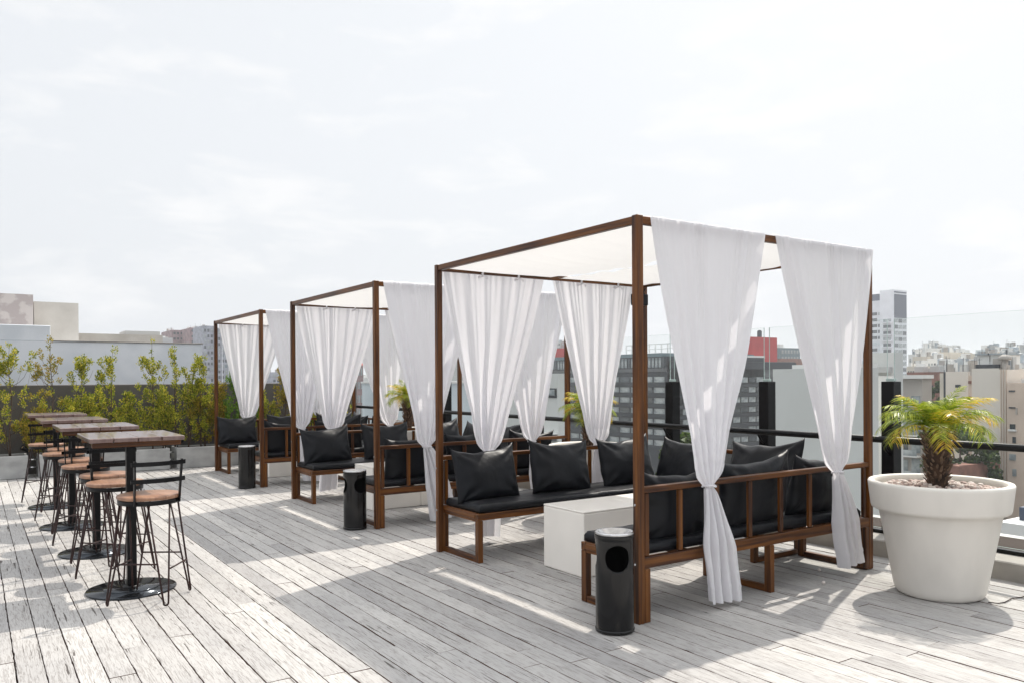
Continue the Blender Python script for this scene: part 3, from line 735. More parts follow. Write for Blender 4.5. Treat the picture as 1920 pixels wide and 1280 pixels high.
def build_stool():
    root = empty('bar_stool', (0, 0, 0), 'x', 'bar stool', 'bar stools around the high tables')
    bm = bmesh.new(); lathe(bm, [(0, .676), (.186, .676), (.195, .681), (.197, .692), (.193, .700), (.186, .703), (0, .703)], 56)
    for i in range(3):
        pass
    mesh_obj('seat', bm, SEATW, root)
    bm = bmesh.new(); lathe(bm, [(.166, .672), (.190, .672), (.190, .645), (.182, .645), (.182, .665), (.166, .672)], 48); mesh_obj('seat_ring', bm, BLACK, root)
    feet = []
    for k_ in range(4):
        a = k_*PI/2; f = Vector((math.cos(a)*.265, math.sin(a)*.265, .014)); feet.append(f)
        tg = Vector((-math.sin(a), math.cos(a), 0)); t1 = Vector((math.cos(a)*.16, math.sin(a)*.16, .655))
        bm = bmesh.new(); pts = [t1+tg*.07]
        for q in range(7):
            an = -q*PI/6; pts.append(f+Vector((0, 0, .016))+tg*.015*math.cos(an)+Vector((0, 0, .016*math.sin(an))))
        pts.append(t1-tg*.07)
        tube(bm, pts, .0062, 8); mesh_obj('leg', bm, RUSTBLK, root)
    for k_ in range(4):
        a0, a1 = k_*PI/2, (k_+1)*PI/2; r = .235; z = .235 if k_ % 2 else .275
        r = .265+(.16-.265)*(z-.014)/.641; g0 = .016+.054*z/.655; ta, tb_ = Vector((-math.sin(a0), math.cos(a0), 0))*g0, Vector((-math.sin(a1), math.cos(a1), 0))*g0
        bm = bmesh.new(); tube(bm, [Vector((math.cos(a0)*r, math.sin(a0)*r, z))+ta, Vector((math.cos(a1)*r, math.sin(a1)*r, z))-tb_], .0055, 8); mesh_obj('footrest', bm, RUSTBLK, root)
    # backrest: two flat uprights and two curved bars; back toward -y
    for sg in (-1, 1):
        bm = bmesh.new(); R_ = Matrix.Rotation(0, 3, 'X')
        for (z0, z1, y0, y1) in ((.648, .935, -.135, -.165),):
            vs = []
            for z, y in ((z0, y0), (z1, y1)):
                x = sg*(.142 if z == z0 else .150)
                vs.append([bm.verts.new((x+dx, y+dy, z)) for dx, dy in ((-.004, -.012), (.004, -.012), (.004, .012), (-.004, .012))])
            for i in range(4): bm.faces.new((vs[0][i], vs[0][(i+1) % 4], vs[1][(i+1) % 4], vs[1][i]))
            bm.faces.new(vs[0][::-1]); bm.faces.new(vs[1])
        mesh_obj('upright', bm, BLACK, root)
    for z, dy in ((.915, -.163), (.805, -.152)):
        bm = bmesh.new(); rows = []
        for i in range(19):
            t = i/18*2-1; x = .172*t; y = dy-.006-.045*(1-t*t)
            rows.append([bm.verts.new((x, y+o_, z+h_)) for o_, h_ in ((-.003, -.014), (.003, -.014), (.003, .014), (-.003, .014))])
        for a, b in zip(rows, rows[1:]):
            for i in range(4): bm.faces.new((a[i], a[(i+1) % 4], b[(i+1) % 4], b[i]))
        bm.faces.new(rows[0][::-1]); bm.faces.new(rows[-1])
        bmesh.ops.recalc_face_normals(bm, faces=bm.faces)
        mesh_obj('back_bar', bm, BLACK, root)
    return root
tb = build_table(); stl = build_stool()
TY = [2.60, 4.09, 5.60, 7.14]; TX = [-2.335, -2.38, -2.42, -2.44]
ORD = ['first', 'second', 'third', 'fourth']
for i in range(4):
    t = tb if i == 0 else copy_tree(tb)
    t.location = (TX[i], TY[i], .002); t['label'] = '%s high bar table from the camera, dark plank top on a black post' % ORD[i]
    for j, (dy, rz) in enumerate(((-.36, math.radians(11)), (.50, PI))):
        s = stl if i+j == 0 else copy_tree(stl)
        s.location = (TX[i]+(.055 if j == 0 else -.03)+(rnd.uniform(-.03, .03) if i else 0), TY[i]+dy+(rnd.uniform(-.03, .03) if i else 0), .0015)
        s.rotation_euler.z = rz+math.radians(0 if i == 0 else rnd.uniform(-8, 8))
        s['label'] = 'wooden seat bar stool with hairpin legs on the %s side of the %s bar table' % (('near', 'far')[j], ORD[i])

# ------------------------------------------------------------------ end wall, planters and shrubs
WY0 = 11.2
ew = boxo('end_wall', -9, 3.02, WY0, WY0+.22, -.6, 1.395, WALLG, None, .01); tag(ew, 'dark grey rendered parapet wall behind the shrubs at the end of the terrace', 'wall')
PX = [(-9.0, -5.2), (-4.9, -2.555), (-2.42, -.565), (-.455, 1.6), (1.75, 2.75)]
PN = ['at the far left out past the tables', 'at the left edge behind the stools', 'behind the bar tables', 'behind the farthest cabana front post', 'behind the farthest cabana at the railing corner']
for (a, b), nm in zip(PX, PN):
    r = empty('planter_box', ((a+b)/2, 10.72, .002), 'long grey concrete planter box %s' % nm, 'planter', 'concrete planter boxes along the end wall')
    bm = bmesh.new(); h = .345; t_ = .035; w_ = (b-a)/2
    box(bm, -w_, w_, -.25, -.25+t_, 0, h, .012, seg=2); box(bm, -w_, w_, .25-t_, .25, 0, h, .012, seg=2)
    box(bm, -w_+.001, -w_+t_, -.25+t_+.0005, .25-t_-.0005, .001, h-.002, .004); box(bm, w_-t_, w_-.001, -.25+t_+.0005, .25-t_-.0005, .001, h-.002, .004)
    mesh_obj('body', bm, PLANTC, r)
    bm = bmesh.new(); box(bm, -w_+t_+.001, w_-t_-.001, -.25+t_+.001, .25-t_-.001, .02, h-.03, .0); mesh_obj('soil', bm, SOIL, r)
# pipes linking the planters
for xa, xb in ((-2.6, -2.38), (-.60, -.42)):
    pr = empty('drain_pipe', ((xa+xb)/2, 10.72, .26), 'grey pipe joining two planter boxes %s' % ('behind the left stools' if xa < -2 else 'beside the farthest cabana'), 'pipe', 'pipes between the planter boxes')
    bm = bmesh.new(); tube(bm, [((xa-xb)/2, 0, .0), ((xb-xa)/2, 0, .0)], .014, 10); mesh_obj('upper_pipe', bm, STEEL, pr)
    bm = bmesh.new(); tube(bm, [((xa-xb)/2, 0, -.12), ((xb-xa)/2, 0, -.12)], .014, 10); mesh_obj('lower_pipe', bm, STEEL, pr)
BRASS = mat('brass_reflector', (.75, .50, .22), rough=.3, metal=1)
for (x, rx, lb) in ((-2.55, -1, 'small black garden spotlight on the left planter box corner'), (-.60, -1, 'left one of two small black spotlights between planter boxes'), (-.41, 1, 'right one of two small black spotlights between planter boxes')):
    r = empty('garden_spotlight', (x, 10.66, .345), lb, 'spotlight', 'garden spotlights between the planters')
    Rm = Matrix.Rotation(rx*math.radians(48), 4, 'Y') @ Matrix.Rotation(math.radians(12), 4, 'X')
    bm = bmesh.new(); lathe(bm, [(0, 0), (.022, .0), (.034, .03), (.045, .095), (.046, .105), (.042, .105), (.036, .08)], 24)
    for v in bm.verts: v.co = Rm @ v.co + Vector((0, 0, .055))
    mesh_obj('lamp_body', bm, BLACK, r)
    bm = bmesh.new(); lathe(bm, [(.040, .088), (.02, .07), (0, .066)], 24)
    for v in bm.verts: v.co = Rm @ v.co + Vector((0, 0, .055))
    mesh_obj('reflector', bm, BRASS, r)
    bm = bmesh.new(); tube(bm, [(0, 0, -.02), (0, 0, .06)], .009, 8); mesh_obj('stem', bm, BLACK, r)

def shrub(x, h, w, seed, leafmat, dens, label, taper=1.0, y=10.72, lean=0, name='shrub', base_w=1.0, leaf=.030):
    rn = random.Random(seed); root = empty(name, (x, y, .31), label, 'shrub', 'shrubs in the planter boxes')
    H = h-.31; bm = bmesh.new(); clumps = []
    nst = rn.choice([1, 2, 2])
    stems = []
    for s in range(nst):
        off = rn.uniform(-.05, .05); hh = H*(1 if s == 0 else rn.uniform(.55, .85)); ln = lean if s == 0 else rn.uniform(-.25, .25)*w*2
        pts = []
        for i in range(12):
            t = i/11; pts.append(Vector((off+ln*t+.04*noise.noise((seed+s*9, t*3, 0)), rn.uniform(-.01, .01)+.05*noise.noise((seed+s*9, t*3, 7)), hh*t)))
        stems.append(pts); tube(bm, pts, .013 if s == 0 else .009, 6, True, .002)
        for i in range(7, 12):
            if rn.random() < dens+.2 or i > 9: clumps.append((pts[i]+Vector((rn.uniform(-.03, .03), rn.uniform(-.02, .02), rn.uniform(-.03, .05))), rn.uniform(.035, .06)))
    nb = int(15+20*dens)
    for k_ in range(nb):
        st = stems[rn.randrange(nst)]; t = rn.random()**1.15*.86+.03; i = min(10, int(t*11)); p0 = st[i].lerp(st[i+1], t*11-i)
        wid = w*1.35*(1-t*taper)**.6; ln = wid*rn.uniform(.45, 1.0); a = rn.random()*2*PI
        d = Vector((math.cos(a), math.sin(a)*.75, 0)); pts = [p0]; p = p0.copy()
        for q in range(5):
            p = p+d*ln/5+Vector((0, 0, ln*(.08+.10*q)*rn.uniform(.6, 1.3))); pts.append(p.copy())
        tube(bm, pts, .0045, 5, True, .0012)
        for q in range(2, 6):
            if rn.random() < .2+.5*dens*(.4+.12*q): clumps.append((pts[q]+Vector((0, 0, .02)), rn.uniform(.03, .06)*(.75+.5*dens)))
        if rn.random() < .8: clumps.append((pts[5]+Vector((0, 0, .03)), rn.uniform(.035, .06)))
    mesh_obj('trunk', bm, BARK, root)
    vs = []; fs = []
    for c, r in clumps:
        nl = int(68*(r/.06)**2*(.8+.4*rn.random()))
        for _ in range(nl):
            v = Vector((rn.gauss(0, 1), rn.gauss(0, 1), rn.gauss(0, 1))); v = v.normalized()*rn.random()**.5
            p = c+Vector((v.x*r*.85, v.y*r*.85, v.z*r*1.35))
            d = (Vector((v.x, v.y, v.z*.5+.75))+Vector((rn.uniform(-.4, .4), rn.uniform(-.4, .4), rn.uniform(-.2, .4)))).normalized()
            s_ = d.orthogonal().normalized(); s_ = (Matrix.Rotation(rn.random()*6.28, 3, d) @ s_)
            L_ = leaf*rn.uniform(.7, 1.35); W_ = L_*.27
            b = len(vs); vs += [tuple(p-s_*W_*.4), tuple(p+d*L_*.5-s_*W_), tuple(p+d*L_), tuple(p+d*L_*.5+s_*W_)]; fs.append((b, b+1, b+2, b+3))
    py_obj('foliage', vs, fs, leafmat, root)
    return root
SH = [(-4.2, 1.9, .45, 'g', .9, 'bushy green shrub out beyond the left edge of the photo', 0), (-3.5, 1.7, .42, 'g', .9, 'bushy shrub at the far left behind the stools', 0),
 (-2.78, 2.00, .46, 'g', .85, 'broad bushy green shrub at the left edge behind the farthest table', 0), (-2.45, 1.02, .24, 'y', .7, 'low yellow-green shrub at the left planter corner', 0),
 (-2.20, 2.10, .33, 'y', .42, 'thin tall shrub with yellow leaves against the white wall', 0), (-1.80, 1.80, .33, 'g', .8, 'dense green shrub right of the yellow one', 0),
 (-1.40, 1.92, .30, 'g', .62, 'open green shrub with several tips behind the first bar table', .05), (-1.15, 1.25, .26, 'g', .6, 'short green shrub between two taller ones behind the first bar table', 0),
 (-.83, 2.08, .27, 'g', .62, 'tallest narrow shrub with a single spire', 0), (-.40, 1.98, .28, 'g', .35, 'sparse shrub with one round tuft on top of a bare stem', 0), (-.20, 1.86, .26, 'g', .45, 'leaning sparse shrub just left of the farthest cabana', .12),
 (.08, 1.84, .26, 'g', .75, 'narrow shrub just behind the farthest cabana front post', 0), (-3.1, 1.2, .3, 'g', .8, 'low green filler shrub at the far left under taller ones', 0), (-2.0, 1.15, .3, 'g', .8, 'low green shrub at the foot of the thin yellow shrub', 0), (-1.62, 1.2, .28, 'g', .8, 'low green shrub between the dense one and the open one', 0), (-.62, 1.2, .28, 'g', .75, 'low shrub right of the tallest narrow shrub', 0), (-.02, 1.15, .28, 'y', .7, 'low yellowish shrub at the foot of the farthest cabana post', 0),
 (.60, 1.78, .33, 'd', 1.1, 'dense bright green cypress seen through the farthest cabana', 0), (.28, 1.35, .22, 'y', .7, 'low yellow-green shrub beside the bright cypress', 0),
 (1.00, 1.3, .26, 'g', .6, 'low green shrub behind the farthest cabana curtain', 0), (1.42, 1.78, .22, 'y', .6, 'narrow yellow-green shrub seen between the curtains of the farthest and middle cabanas', 0), (1.95, 1.4, .26, 'g', .7, 'green shrub behind the back of the farthest cabana', 0), (2.45, 1.3, .24, 'g', .6, 'last green shrub near the railing corner', 0)]
for i, (x, h, w_, c, dn, lb, ln) in enumerate(SH):
    shrub(x, h, w_, 31+i*3, {'g': LEAFG, 'y': LEAFY, 'd': LEAFD}[c], dn, lb, lean=ln, base_w=1.0)

# ------------------------------------------------------------------ city
def cmat(name, c, var=.18, vs=.12, c2=None, **k): return mat(name, c, rough=.85, var=var, col2=c2, vscale=vs, bump=.1, bscale=1.5, **k)
C_white = cmat('far_white_render', (.80, .79, .765)); C_cream = cmat('far_cream_render', (.70, .635, .54)); C_grey = cmat('far_grey_render', (.50, .50, .49))
C_beige = cmat('party_wall_beige', (.70, .645, .58), vs=.09, var=.1); C_pink = cmat('pink_beige_render', (.62, .50, .41), vs=.2); C_dark = cmat('dark_cladding', (.035, .04, .048))
C_mid = cmat('mid_grey_cladding', (.13, .135, .14)); C_red = mat('red_panels', (.50, .05, .05), rough=.6, var=.15, vscale=.3); C_brick = mat('brick_wall', (.27, .13, .095), rough=.9, var=.35, vscale=.8)
C_blank = cmat('blank_party_wall', (.60, .605, .585), vs=.05, var=.1); C_tower = cmat('tower_white', (.76, .78, .82)); C_navy = mat('tower_dark_louvre', (.05, .065, .10), rough=.5)
C_lilac = cmat('lilac_grey_concrete', (.36, .38, .44), vs=.5, var=.45); C_rust = cmat('reddish_concrete', (.34, .22, .22), vs=.4, var=.5); C_brown = cmat('brown_grey_render', (.42, .385, .35)); C_paleb = cmat('pale_bluish_render', (.62, .68, .71), vs=.2)
C_teal = cmat('teal_metal', (.16, .22, .24)); C_tank = mat('tank_metal', (.36, .40, .43), rough=.5, var=.3, vscale=.5)
ZB = -32
WINM = {}
def winbox(parent, face, a0, a1, z0, z1, m, name='window', d=.12, off=None):
    """a window on the -x face ('x') or the -y face ('y') of a block; parent is the block's empty at (x0,y0)"""
    key = (face, round(a1-a0, 2), round(z1-z0, 2), m.name, d)
    if key not in WINM:
        bm = bmesh.new()
        if face == 'x': box(bm, -d, .02, 0, a1-a0, 0, z1-z0, 0)
        else: box(bm, 0, a1-a0, -d, .02, 0, z1-z0, 0)
        me = bpy.data.meshes.new(name); bm.to_mesh(me); bm.free(); me.materials.append(m); WINM[key] = me
    o = bpy.data.objects.new(name, WINM[key]); COL.objects.link(o); o.parent = parent
    o.location = (0, a0, z0) if face == 'x' else (a0, 0, z0)
    return o
def block(u0, u1, v, X, depth, m, label, cat='building', face='x', zb=ZB, name='apartment_building', group=None, cap=None):
    """block whose visible face is the plane x=X (or y=X) between two bearings, its roof at the height seen"""
    if face == 'x':
        y1 = pt(u0, v, 0, X).y; y0 = pt(u1, v, 0, X).y; z = pt((u0+u1)/2, v, 0, X).z; x0, x1 = X, X+depth
    else:
        x0 = pt(u0, v, 1, X).x; x1 = pt(u1, v, 1, X).x; z = pt((u0+u1)/2, v, 1, X).z; y0, y1 = X, X+depth
    r = empty(name, (x0, y0, 0), label, cat, group)
    boxo('wall', 0, x1-x0, 0, y1-y0, zb, z, m, r, 0)
    s = max(.12, (z-0)*.0+.25)
    r['W'] = x1-x0; r['D'] = y1-y0; r['H'] = z
    if X > 90 and name == 'apartment_building' and (x1-x0) > 3:
        rq = random.Random(int(u0*7+v)); W__, D__ = x1-x0, y1-y0
        for q in range(rq.choice([3, 4, 5])):
            ww, dd, hh = rq.uniform(.5, 2.2), min(D__*.3, rq.uniform(.6, 2.6)), rq.uniform(.4, 1.8)
            xx, yy = rq.uniform(.2, min(4, W__-ww-.1)), rq.uniform(.05, max(.06, D__-dd-.1))
            boxo('roof_unit', xx, xx+ww, yy, yy+dd, z+.004+q*.003, z+hh, rq.choice([C_white, C_grey, C_tank, C_brown]), r, 0)
        for q in range(rq.choice([1, 2, 2])):
            bm = bmesh.new(); yy = rq.uniform(.1, D__-.1); xx = rq.uniform(.3, 1.5); hh = rq.uniform(1.0, 2.6)
            tube(bm, [(xx, yy, z), (xx, yy, z+hh)], .035, 5); tube(bm, [(xx, yy-.4, z+hh*.85), (xx, yy+.4, z+hh*.85)], .02, 4); mesh_obj('antenna', bm, C_dark, r)
    if cap:
        boxo('roof_edge', -.15, x1-x0+.15, -.15, y1-y0+.15, z+.002, z+.35, cap, r, 0)
    return r
def rows(r, face, n, cols, top, pitch, hgt, m, a0=.06, a1=.94, fill=.6, name='window', jit=0, seed=1):
    ln = r['D'] if face == 'x' else r['W']; rn = random.Random(seed)
    for j in range(n):
        z = r['H']-top-j*pitch
        for i in range(cols):
            w_ = ln*(a1-a0)/cols; s = ln*a0+w_*i+w_*(1-fill)/2
            mm = m if not isinstance(m, (list, tuple)) else rn.choice(m)
            winbox(r, face, s, s+w_*fill, z-hgt, z, mm, name)
def rooftop(r, x, y, w_, d_, h, m, name='stair_head'):
    return boxo(name, x, x+w_, y, y+d_, r['H']+.003, r['H']+h, m, r, 0)
def tank(r, x, y, rad, h, m, z=0):
    bm = bmesh.new(); lathe(bm, [(0, 0), (rad, 0), (rad, h*.85), (rad*.5, h), (0, h*1.02)], 16)
    for v in bm.verts: v.co += Vector((x, y, r['H']+z+.002))
    return mesh_obj('water_tank', bm, m, r)

# left: white block right behind the end wall
b = block(-160, 378, 640, 13.2, 5, WALLW, 'pale blue-grey rendered block behind the end wall', face='y', zb=-4, name='neighbour_building')
boxo('raised_wall', 0, pt(95, 640, 1, 13.2).x-b.location.x, .01, 3, b['H']+.002, pt(50, 609, 1, 13.2).z, WALLW, b, .01)
boxo('coping', pt(97, 640, 1, 13.2).x-b.location.x, b['W']+.03, -.02, .25, b['H']+.002, b['H']+.02, CONC, b, .004)
block(-140, 62, 548, 15.5, 3, PURP, 'mottled mauve-grey rooftop block at the far left', face='y', zb=0, name='rooftop_block')
block(63.5, 147, 567, 16.5, 3, BEIGE, 'plain beige rooftop block right of the mauve one', face='y', zb=0, name='rooftop_block')
b = block(105, 305, 626, 19.5, 4, BEIGE, 'low stained beige rooftop slab above the pale wall', face='y', zb=0, name='rooftop_block')
rooftop(b, b['W']-.9, .1, .85, 1, .1, C_grey, 'vent')
b = block(322, 352, 619, 480, 30, C_rust, 'small far tower with reddish side, leftmost of three', face='y'); rows(b, 'y', 5, 4, 1.2, 3.0, 1.3, GLASSD)
b = block(305, 324, 633, 440, 20, C_grey, 'low far block beside the reddish tower', face='y')
b = block(356, 386, 615, 460, 30, C_rust, 'middle far tower, brown and red, between two others', face='y'); rows(b, 'y', 6, 4, 1.0, 3.0, 1.3, GLASSD)
b = block(380, 401, 611, 420, 22, C_lilac, 'tall blue-grey concrete tower left of the farthest cabana post', face='y'); rows(b, 'y', 14, 3, 1.6, 2.8, 1.5, [GLASSD, GLASSL], seed=3, fill=.6)
b = block(403, 475, 617, 418, 22, C_lilac, 'wide blue-grey concrete tower seen through the farthest cabana', face='y')
rows(b, 'y', 14, 10, 1.6, 2.8, 1.5, [GLASSD, GLASSL, GLASSD, C_teal], seed=4, fill=.6)
for i in range(6): winbox(b, 'y', b['W']*(i+.02)/6, b['W']*(i+.10)/6, -20, b['H']-.3, C_tower, 'pilaster', .5)
b = block(505, 600, 697, 400, 22, C_lilac, 'lower blue-grey block seen between the far curtains', face='y'); rows(b, 'y', 4, 12, 1.0, 2.8, 1.3, [GLASSD, GLASSL], seed=5)
# pale wall and glassy tower at the middle-left
b = block(679, 845, 718, 26, 2, C_paleb, 'pale bluish blank wall beyond the railing behind the middle cabana'); boxo('coping', -.1, 2.1, -.1, b['D']+.1, b['H']+.002, b['H']+.16, C_white, b, 0)
b = block(664, 681, 684, 150, 14, C_rust, 'small far red-brown tower beside the railing post', face='y'); rows(b, 'y', 6, 3, .6, 2.8, 1.5, GLASSL)
tank(b, 2, 3, 1.6, 2.5, C_red)
b = block(690, 760, 708, 190, 20, C_white, 'far white block peeking above the pale bluish wall', face='y'); rows(b, 'y', 3, 8, 1, 3, 1.4, GLASSD)
b = block(847, 1046, 701, 58, 1.5, C_blank, 'streaked pale grey building with one framed window', zb=-30)
zt = b['H']
def on(b, u, v, face='x'):
    p = pt(u, v, 0, b.location.x) if face == 'x' else pt(u, v, 1, b.location.y)
    return (p.y-b.location.y if face == 'x' else p.x-b.location.x), p.z
a1_, z1_ = on(b, 1019, 727); a0_, z0_ = on(b, 1044, 745)
f = winbox(b, 'x', a0_, a1_, z0_, z1_, C_dark, 'window'); g_ = winbox(b, 'x', a0_+.25, a1_-.9, z0_+.3, z1_-.15, GLASSL, 'pane', .2)
for vv in (808, 845):
    a1_, z1_ = on(b, 985, vv); a0_, z0_ = on(b, 1044, vv+18); winbox(b, 'x', a0_, a1_, z0_, z1_, C_mid, 'balcony_panel', .9)
    winbox(b, 'x', a0_-.3, a1_+.3, z1_+.002, z1_+.15, C_white, 'balcony_rail', 1.1)
b = block(838, 935, 650, 62, 2, C_blank, 'taller grey wall behind the pale building, mostly behind curtains', zb=-30)
# dark modern building
XD = 150
b = block(1000, 1250, 672, XD, 40, C_dark, 'large dark modern building with bands of pale windows and glazed top floor')
DK = b
zt = b['H']
b2 = boxo('penthouse', .01, 38, 2.0, b['D']-.5, zt+.002, pt(1240, 661, 0, XD).z, C_teal, b, 0)
ln = b['D']
for i in range(44):
    winbox(b, 'x', .6+i*(ln-1.2)/44, .6+(i+.62)*(ln-1.2)/44, zt-2.9, zt-.3, GLASSL if (i*7) % 5 else GLASSD, 'window', .15)
winbox(b, 'x', 0, ln, zt-4.1, zt-3.2, C_mid, 'grey_band', .3)
rn = random.Random(9)
for j in range(7):
    z = zt-6.9-j*2.85
    for i in range(13):
        a = .8+i*(ln-1.6)/13; winbox(b, 'x', a, a+(ln-1.6)/13*.86, z, z+1.45, GLASSL if rn.random() < .7 else GLASSD, 'window', .1)
    winbox(b, 'x', 0, ln, z-1.15, z-.25, C_dark, 'spandrel', .5)
Wd = pt(1490, 690, 1, b.location.y).x-b.location.x; b2 = boxo('side_wing', .3, Wd, 0, 20, ZB, zt-1.2, C_mid, b, 0)
for j in range(7):
    z = zt-7.2-j*2.85
    for i in range(14):
        a = 6+i*(Wd-7)/14; winbox(b, 'y', a, a+(Wd-7)/14*.84, z, z+1.5, GLASSL if rn.random() < .6 else GLASSD, 'window', .1)
    winbox(b, 'y', 2, Wd, z-1.2, z-.25, C_dark, 'spandrel', .4)
winbox(b, 'y', 1, Wd, zt-3.4, zt-1.4, C_dark, 'dark_band', .6)
# red roof volumes on it
b = block(1396, 1457, 632, b.location.y+3, 10, C_red, 'big plain red box volume on the roof of the dark building', face='y', zb=zt-1.1, name='roof_volume')
winbox(b, 'y', 0, on(b, 1428, 672, 'y')[0], on(b, 1428, 672, 'y')[1], on(b, 1428, 667, 'y')[1], C_white, 'white_ledge', 1.2)
tank(b, b['W']*.62, 2, .7, 2.2, C_dark)
b = block(1030, 1056, 653, XD+6, 8, C_red, 'smaller red box with a white panel on the roof of the dark building', zb=zt-.9, name='roof_volume')
a1_, z1_ = on(b, 1034, 656); a0_, z0_ = on(b, 1040, 667); winbox(b, 'x', a0_, a1_, z0_, z1_, C_white, 'white_panel')
b = block(1041, 1051, 641, 330, 12, C_grey, 'slim far grey tower above the small red box'); rows(b, 'x', 6, 3, 1, 3, 1.4, GLASSD)
b = block(1053, 1066, 640, 330, 12, C_rust, 'slim far reddish tower above the small red box'); rows(b, 'x', 7, 3, 1, 3, 1.4, GLASSL)
# clutter on the penthouse: thin frames
b = empty('roof_frame', (XD+6, DK.location.y+3, pt(1240, 661, 0, XD).z), 'thin pale rooftop railing frame above the dark building', 'railing')
bm = bmesh.new()
for i in range(9): box(bm, -.12, .12, i*2.4, i*2.4+.24, 0, 2.6, 0)
box(bm, -.1, .1, 0, 19.4, 2.62, 2.85, 0); box(bm, -.1, .1, 0, 19.4, 1.3, 1.45, 0); mesh_obj('frame', bm, C_white, b)
b = block(1462, 1500, 652, 230, 16, C_teal, 'far dark glass block between the curtains', face='y'); rows(b, 'y', 3, 6, 1, 3, 1.6, GLASSL); rooftop(b, 1, 1, 3, 3, 1.6, C_white)
b = block(1455, 1540, 672, 215, 12, C_brick, 'low far brick block in front of the dark glass one', face='y')
# blank pale walls to the right of it
b = block(1449, 1622, 690, 60, 2, C_blank, 'plain pale blank party wall left of the railing post')
boxo('lower_part', .02, 1.9, b['D']-.5, b['D']+.75, ZB, on(b, 1445, 736)[1], C_blank, b, 0)
boxo('raised_part', .01, 1.9, .01, on(b, 1485, 700)[0], b['H']+.002, b['H']+.35, C_white, b, 0)
b = block(1622, 1676, 661, 66, 1.5, C_blank, 'stained pale party wall with a ledge, in front of the white tower')
a1_, z1_ = on(b, 1630, 698); winbox(b, 'x', 0.2, a1_, z1_, z1_+.5, C_grey, 'ledge', .5)
a1_, z1_ = on(b, 1628, 704); winbox(b, 'x', 0, a1_, ZB, z1_, C_white, 'lower_wall', .25)
# white tower
XT = 420
b = block(1590, 1657, 566, XT, 12, C_tower, 'tall white and blue-glass tower, the highest in the skyline', name='tower')
rows(b, 'x', 18, 6, 6.5, 3.35, 1.7, [GLASSD, GLASSL, C_paleb], fill=.86, a0=.0, a1=1, seed=7)
TH = b['H']; boxo('dark_cap', 3, 11.5, 2.0, 20, TH+.01, pt(1640, 551, 0, XT).z, C_navy, b, 0)
b3 = b
c0 = pt(1657, 560, 0, XT).y; c1 = pt(1683, 560, 0, XT).y
boxo('front_slab', -4, 9.2, c1-b.location.y, c0-b.location.y-.01, ZB, pt(1670, 545, 0, XT).z, C_tower, b, 0)
r = empty('tower', (XT-4, c1, 0), 'x', 'building'); r['label'] = 'balcony face of the highest white tower'; bpy.data.objects.remove(r)
for j in range(16):
    z = TH-13-j*3.35
    f = winbox(b, 'x', c1-b.location.y+1.5, c0-b.location.y-2.2, z, z+2.0, GLASSD if j % 3 else GLASSL, 'balcony', .3); f.location.x = -4
    f = winbox(b, 'x', c1-b.location.y+1.0, c0-b.location.y-1.8, z-.35, z+.35, C_tower, 'balcony_slab', 1.2); f.location.x = -4
    for i in range(3):
        f = winbox(b, 'y', .6+i*4.2, .6+i*4.2+3.4, z, z+2.0, (GLASSL, GLASSD, GLASSL)[(i+j) % 3], 'window', .2); f.location.y = c1-b.location.y; f.location.x -= 4
zz = pt(1690, 547, 0, XT).z
for (z0, z1) in ((TH-10.5, TH+2.5), (TH+4.0, zz-.5)):
    f = winbox(b, 'y', .5, 12.7, z0, z1, C_navy, 'louvre_panel', .2); f.location.y = c1-b.location.y; f.location.x -= 4
# brown-grey apartment with balconies
b = block(1683, 1729, 709, 105, 2.5, C_brown, 'brown-grey apartment block with small balconies behind the palm')
boxo('roof_ledge', -.8, 2.5, -.3, b['D']+.3, b['H']+.002, b['H']+.5, C_white, b, 0)
D_ = b['D']
for j in range(7):
    z = b['H']-4.3-j*2.9
    winbox(b, 'x', D_*.58, D_*.90, z, z+1.7, GLASSL if j % 2 else GLASSD, 'window', .1)
    winbox(b, 'x', D_*.08, D_*.42, z-.2, z+1.9, GLASSL, 'window', .1)
    winbox(b, 'x', D_*.02, D_*.96, z-.75, z-.55, C_white, 'balcony_slab', 1.3)
    f = winbox(b, 'x', D_*.04, D_*.94, z-.54, z+.25, GLASSL, 'balcony_rail', .08); f.location.x = -1.2
b = block(1700, 1757, 697, 150, 14, C_brick, 'reddish brick block behind the palm, right of the brown-grey block'); rows(b, 'x', 7, 4, 2.5, 3, 1.5, [GLASSD, C_white], fill=.35, seed=2)
b = block(1762, 1769, 699, 120, 10, C_cream, 'narrow cream sliver of a building between brick and beige walls')
b = block(1769, 1773, 697, 119, 10, C_dark, 'narrow dark pilaster beside the beige wall')
b = block(1773, 1815, 696, 115, 16, C_beige, 'grey-beige blank wall with two small round vents')
for uu in (1794.5, 1798.5):
    a, z = on(b, uu, 723); winbox(b, 'x', a-.2, a+.2, z-.2, z+.2, C_dark, 'vent', .15)
b = block(1815.5, 1822, 703, 112, 10, C_pink, 'narrow pinkish strip of wall with a drainpipe')
for v_ in (716, 745, 790, 830, 858, 880):
    a, z = on(b, 1819, v_); winbox(b, 'x', a-.18, a+.18, z-.2, z+.2, C_brick, 'pipe_clip', .2)
b = block(1822, 1873, 690, 106, 16, C_beige, 'tall plain beige party wall with rooftop tanks at the right')
BW = b
a, z = on(b, 1840, 857); winbox(b, 'x', -.02, on(b, 1822, 857)[0], ZB, z, C_pink, 'lower_wall', .12)
rooftop(b, .3, b['D']*.05, 5, b['D']*.86, .5, C_dark, 'roof_gutter')
for k_, (ua, ub) in enumerate(((1826, 1848), (1850, 1872))):
    ya = on(b, ub, 690)[0]; yb_ = on(b, ua, 690)[0]
    boxo('tank_room', 1, 6, ya, yb_, b['H']+.52, b['H']+1.75, C_white, b, 0)
    boxo('tank_roof', .6, 6.4, ya-.15, yb_+.15, b['H']+1.752, b['H']+1.95, C_tank, b, 0)
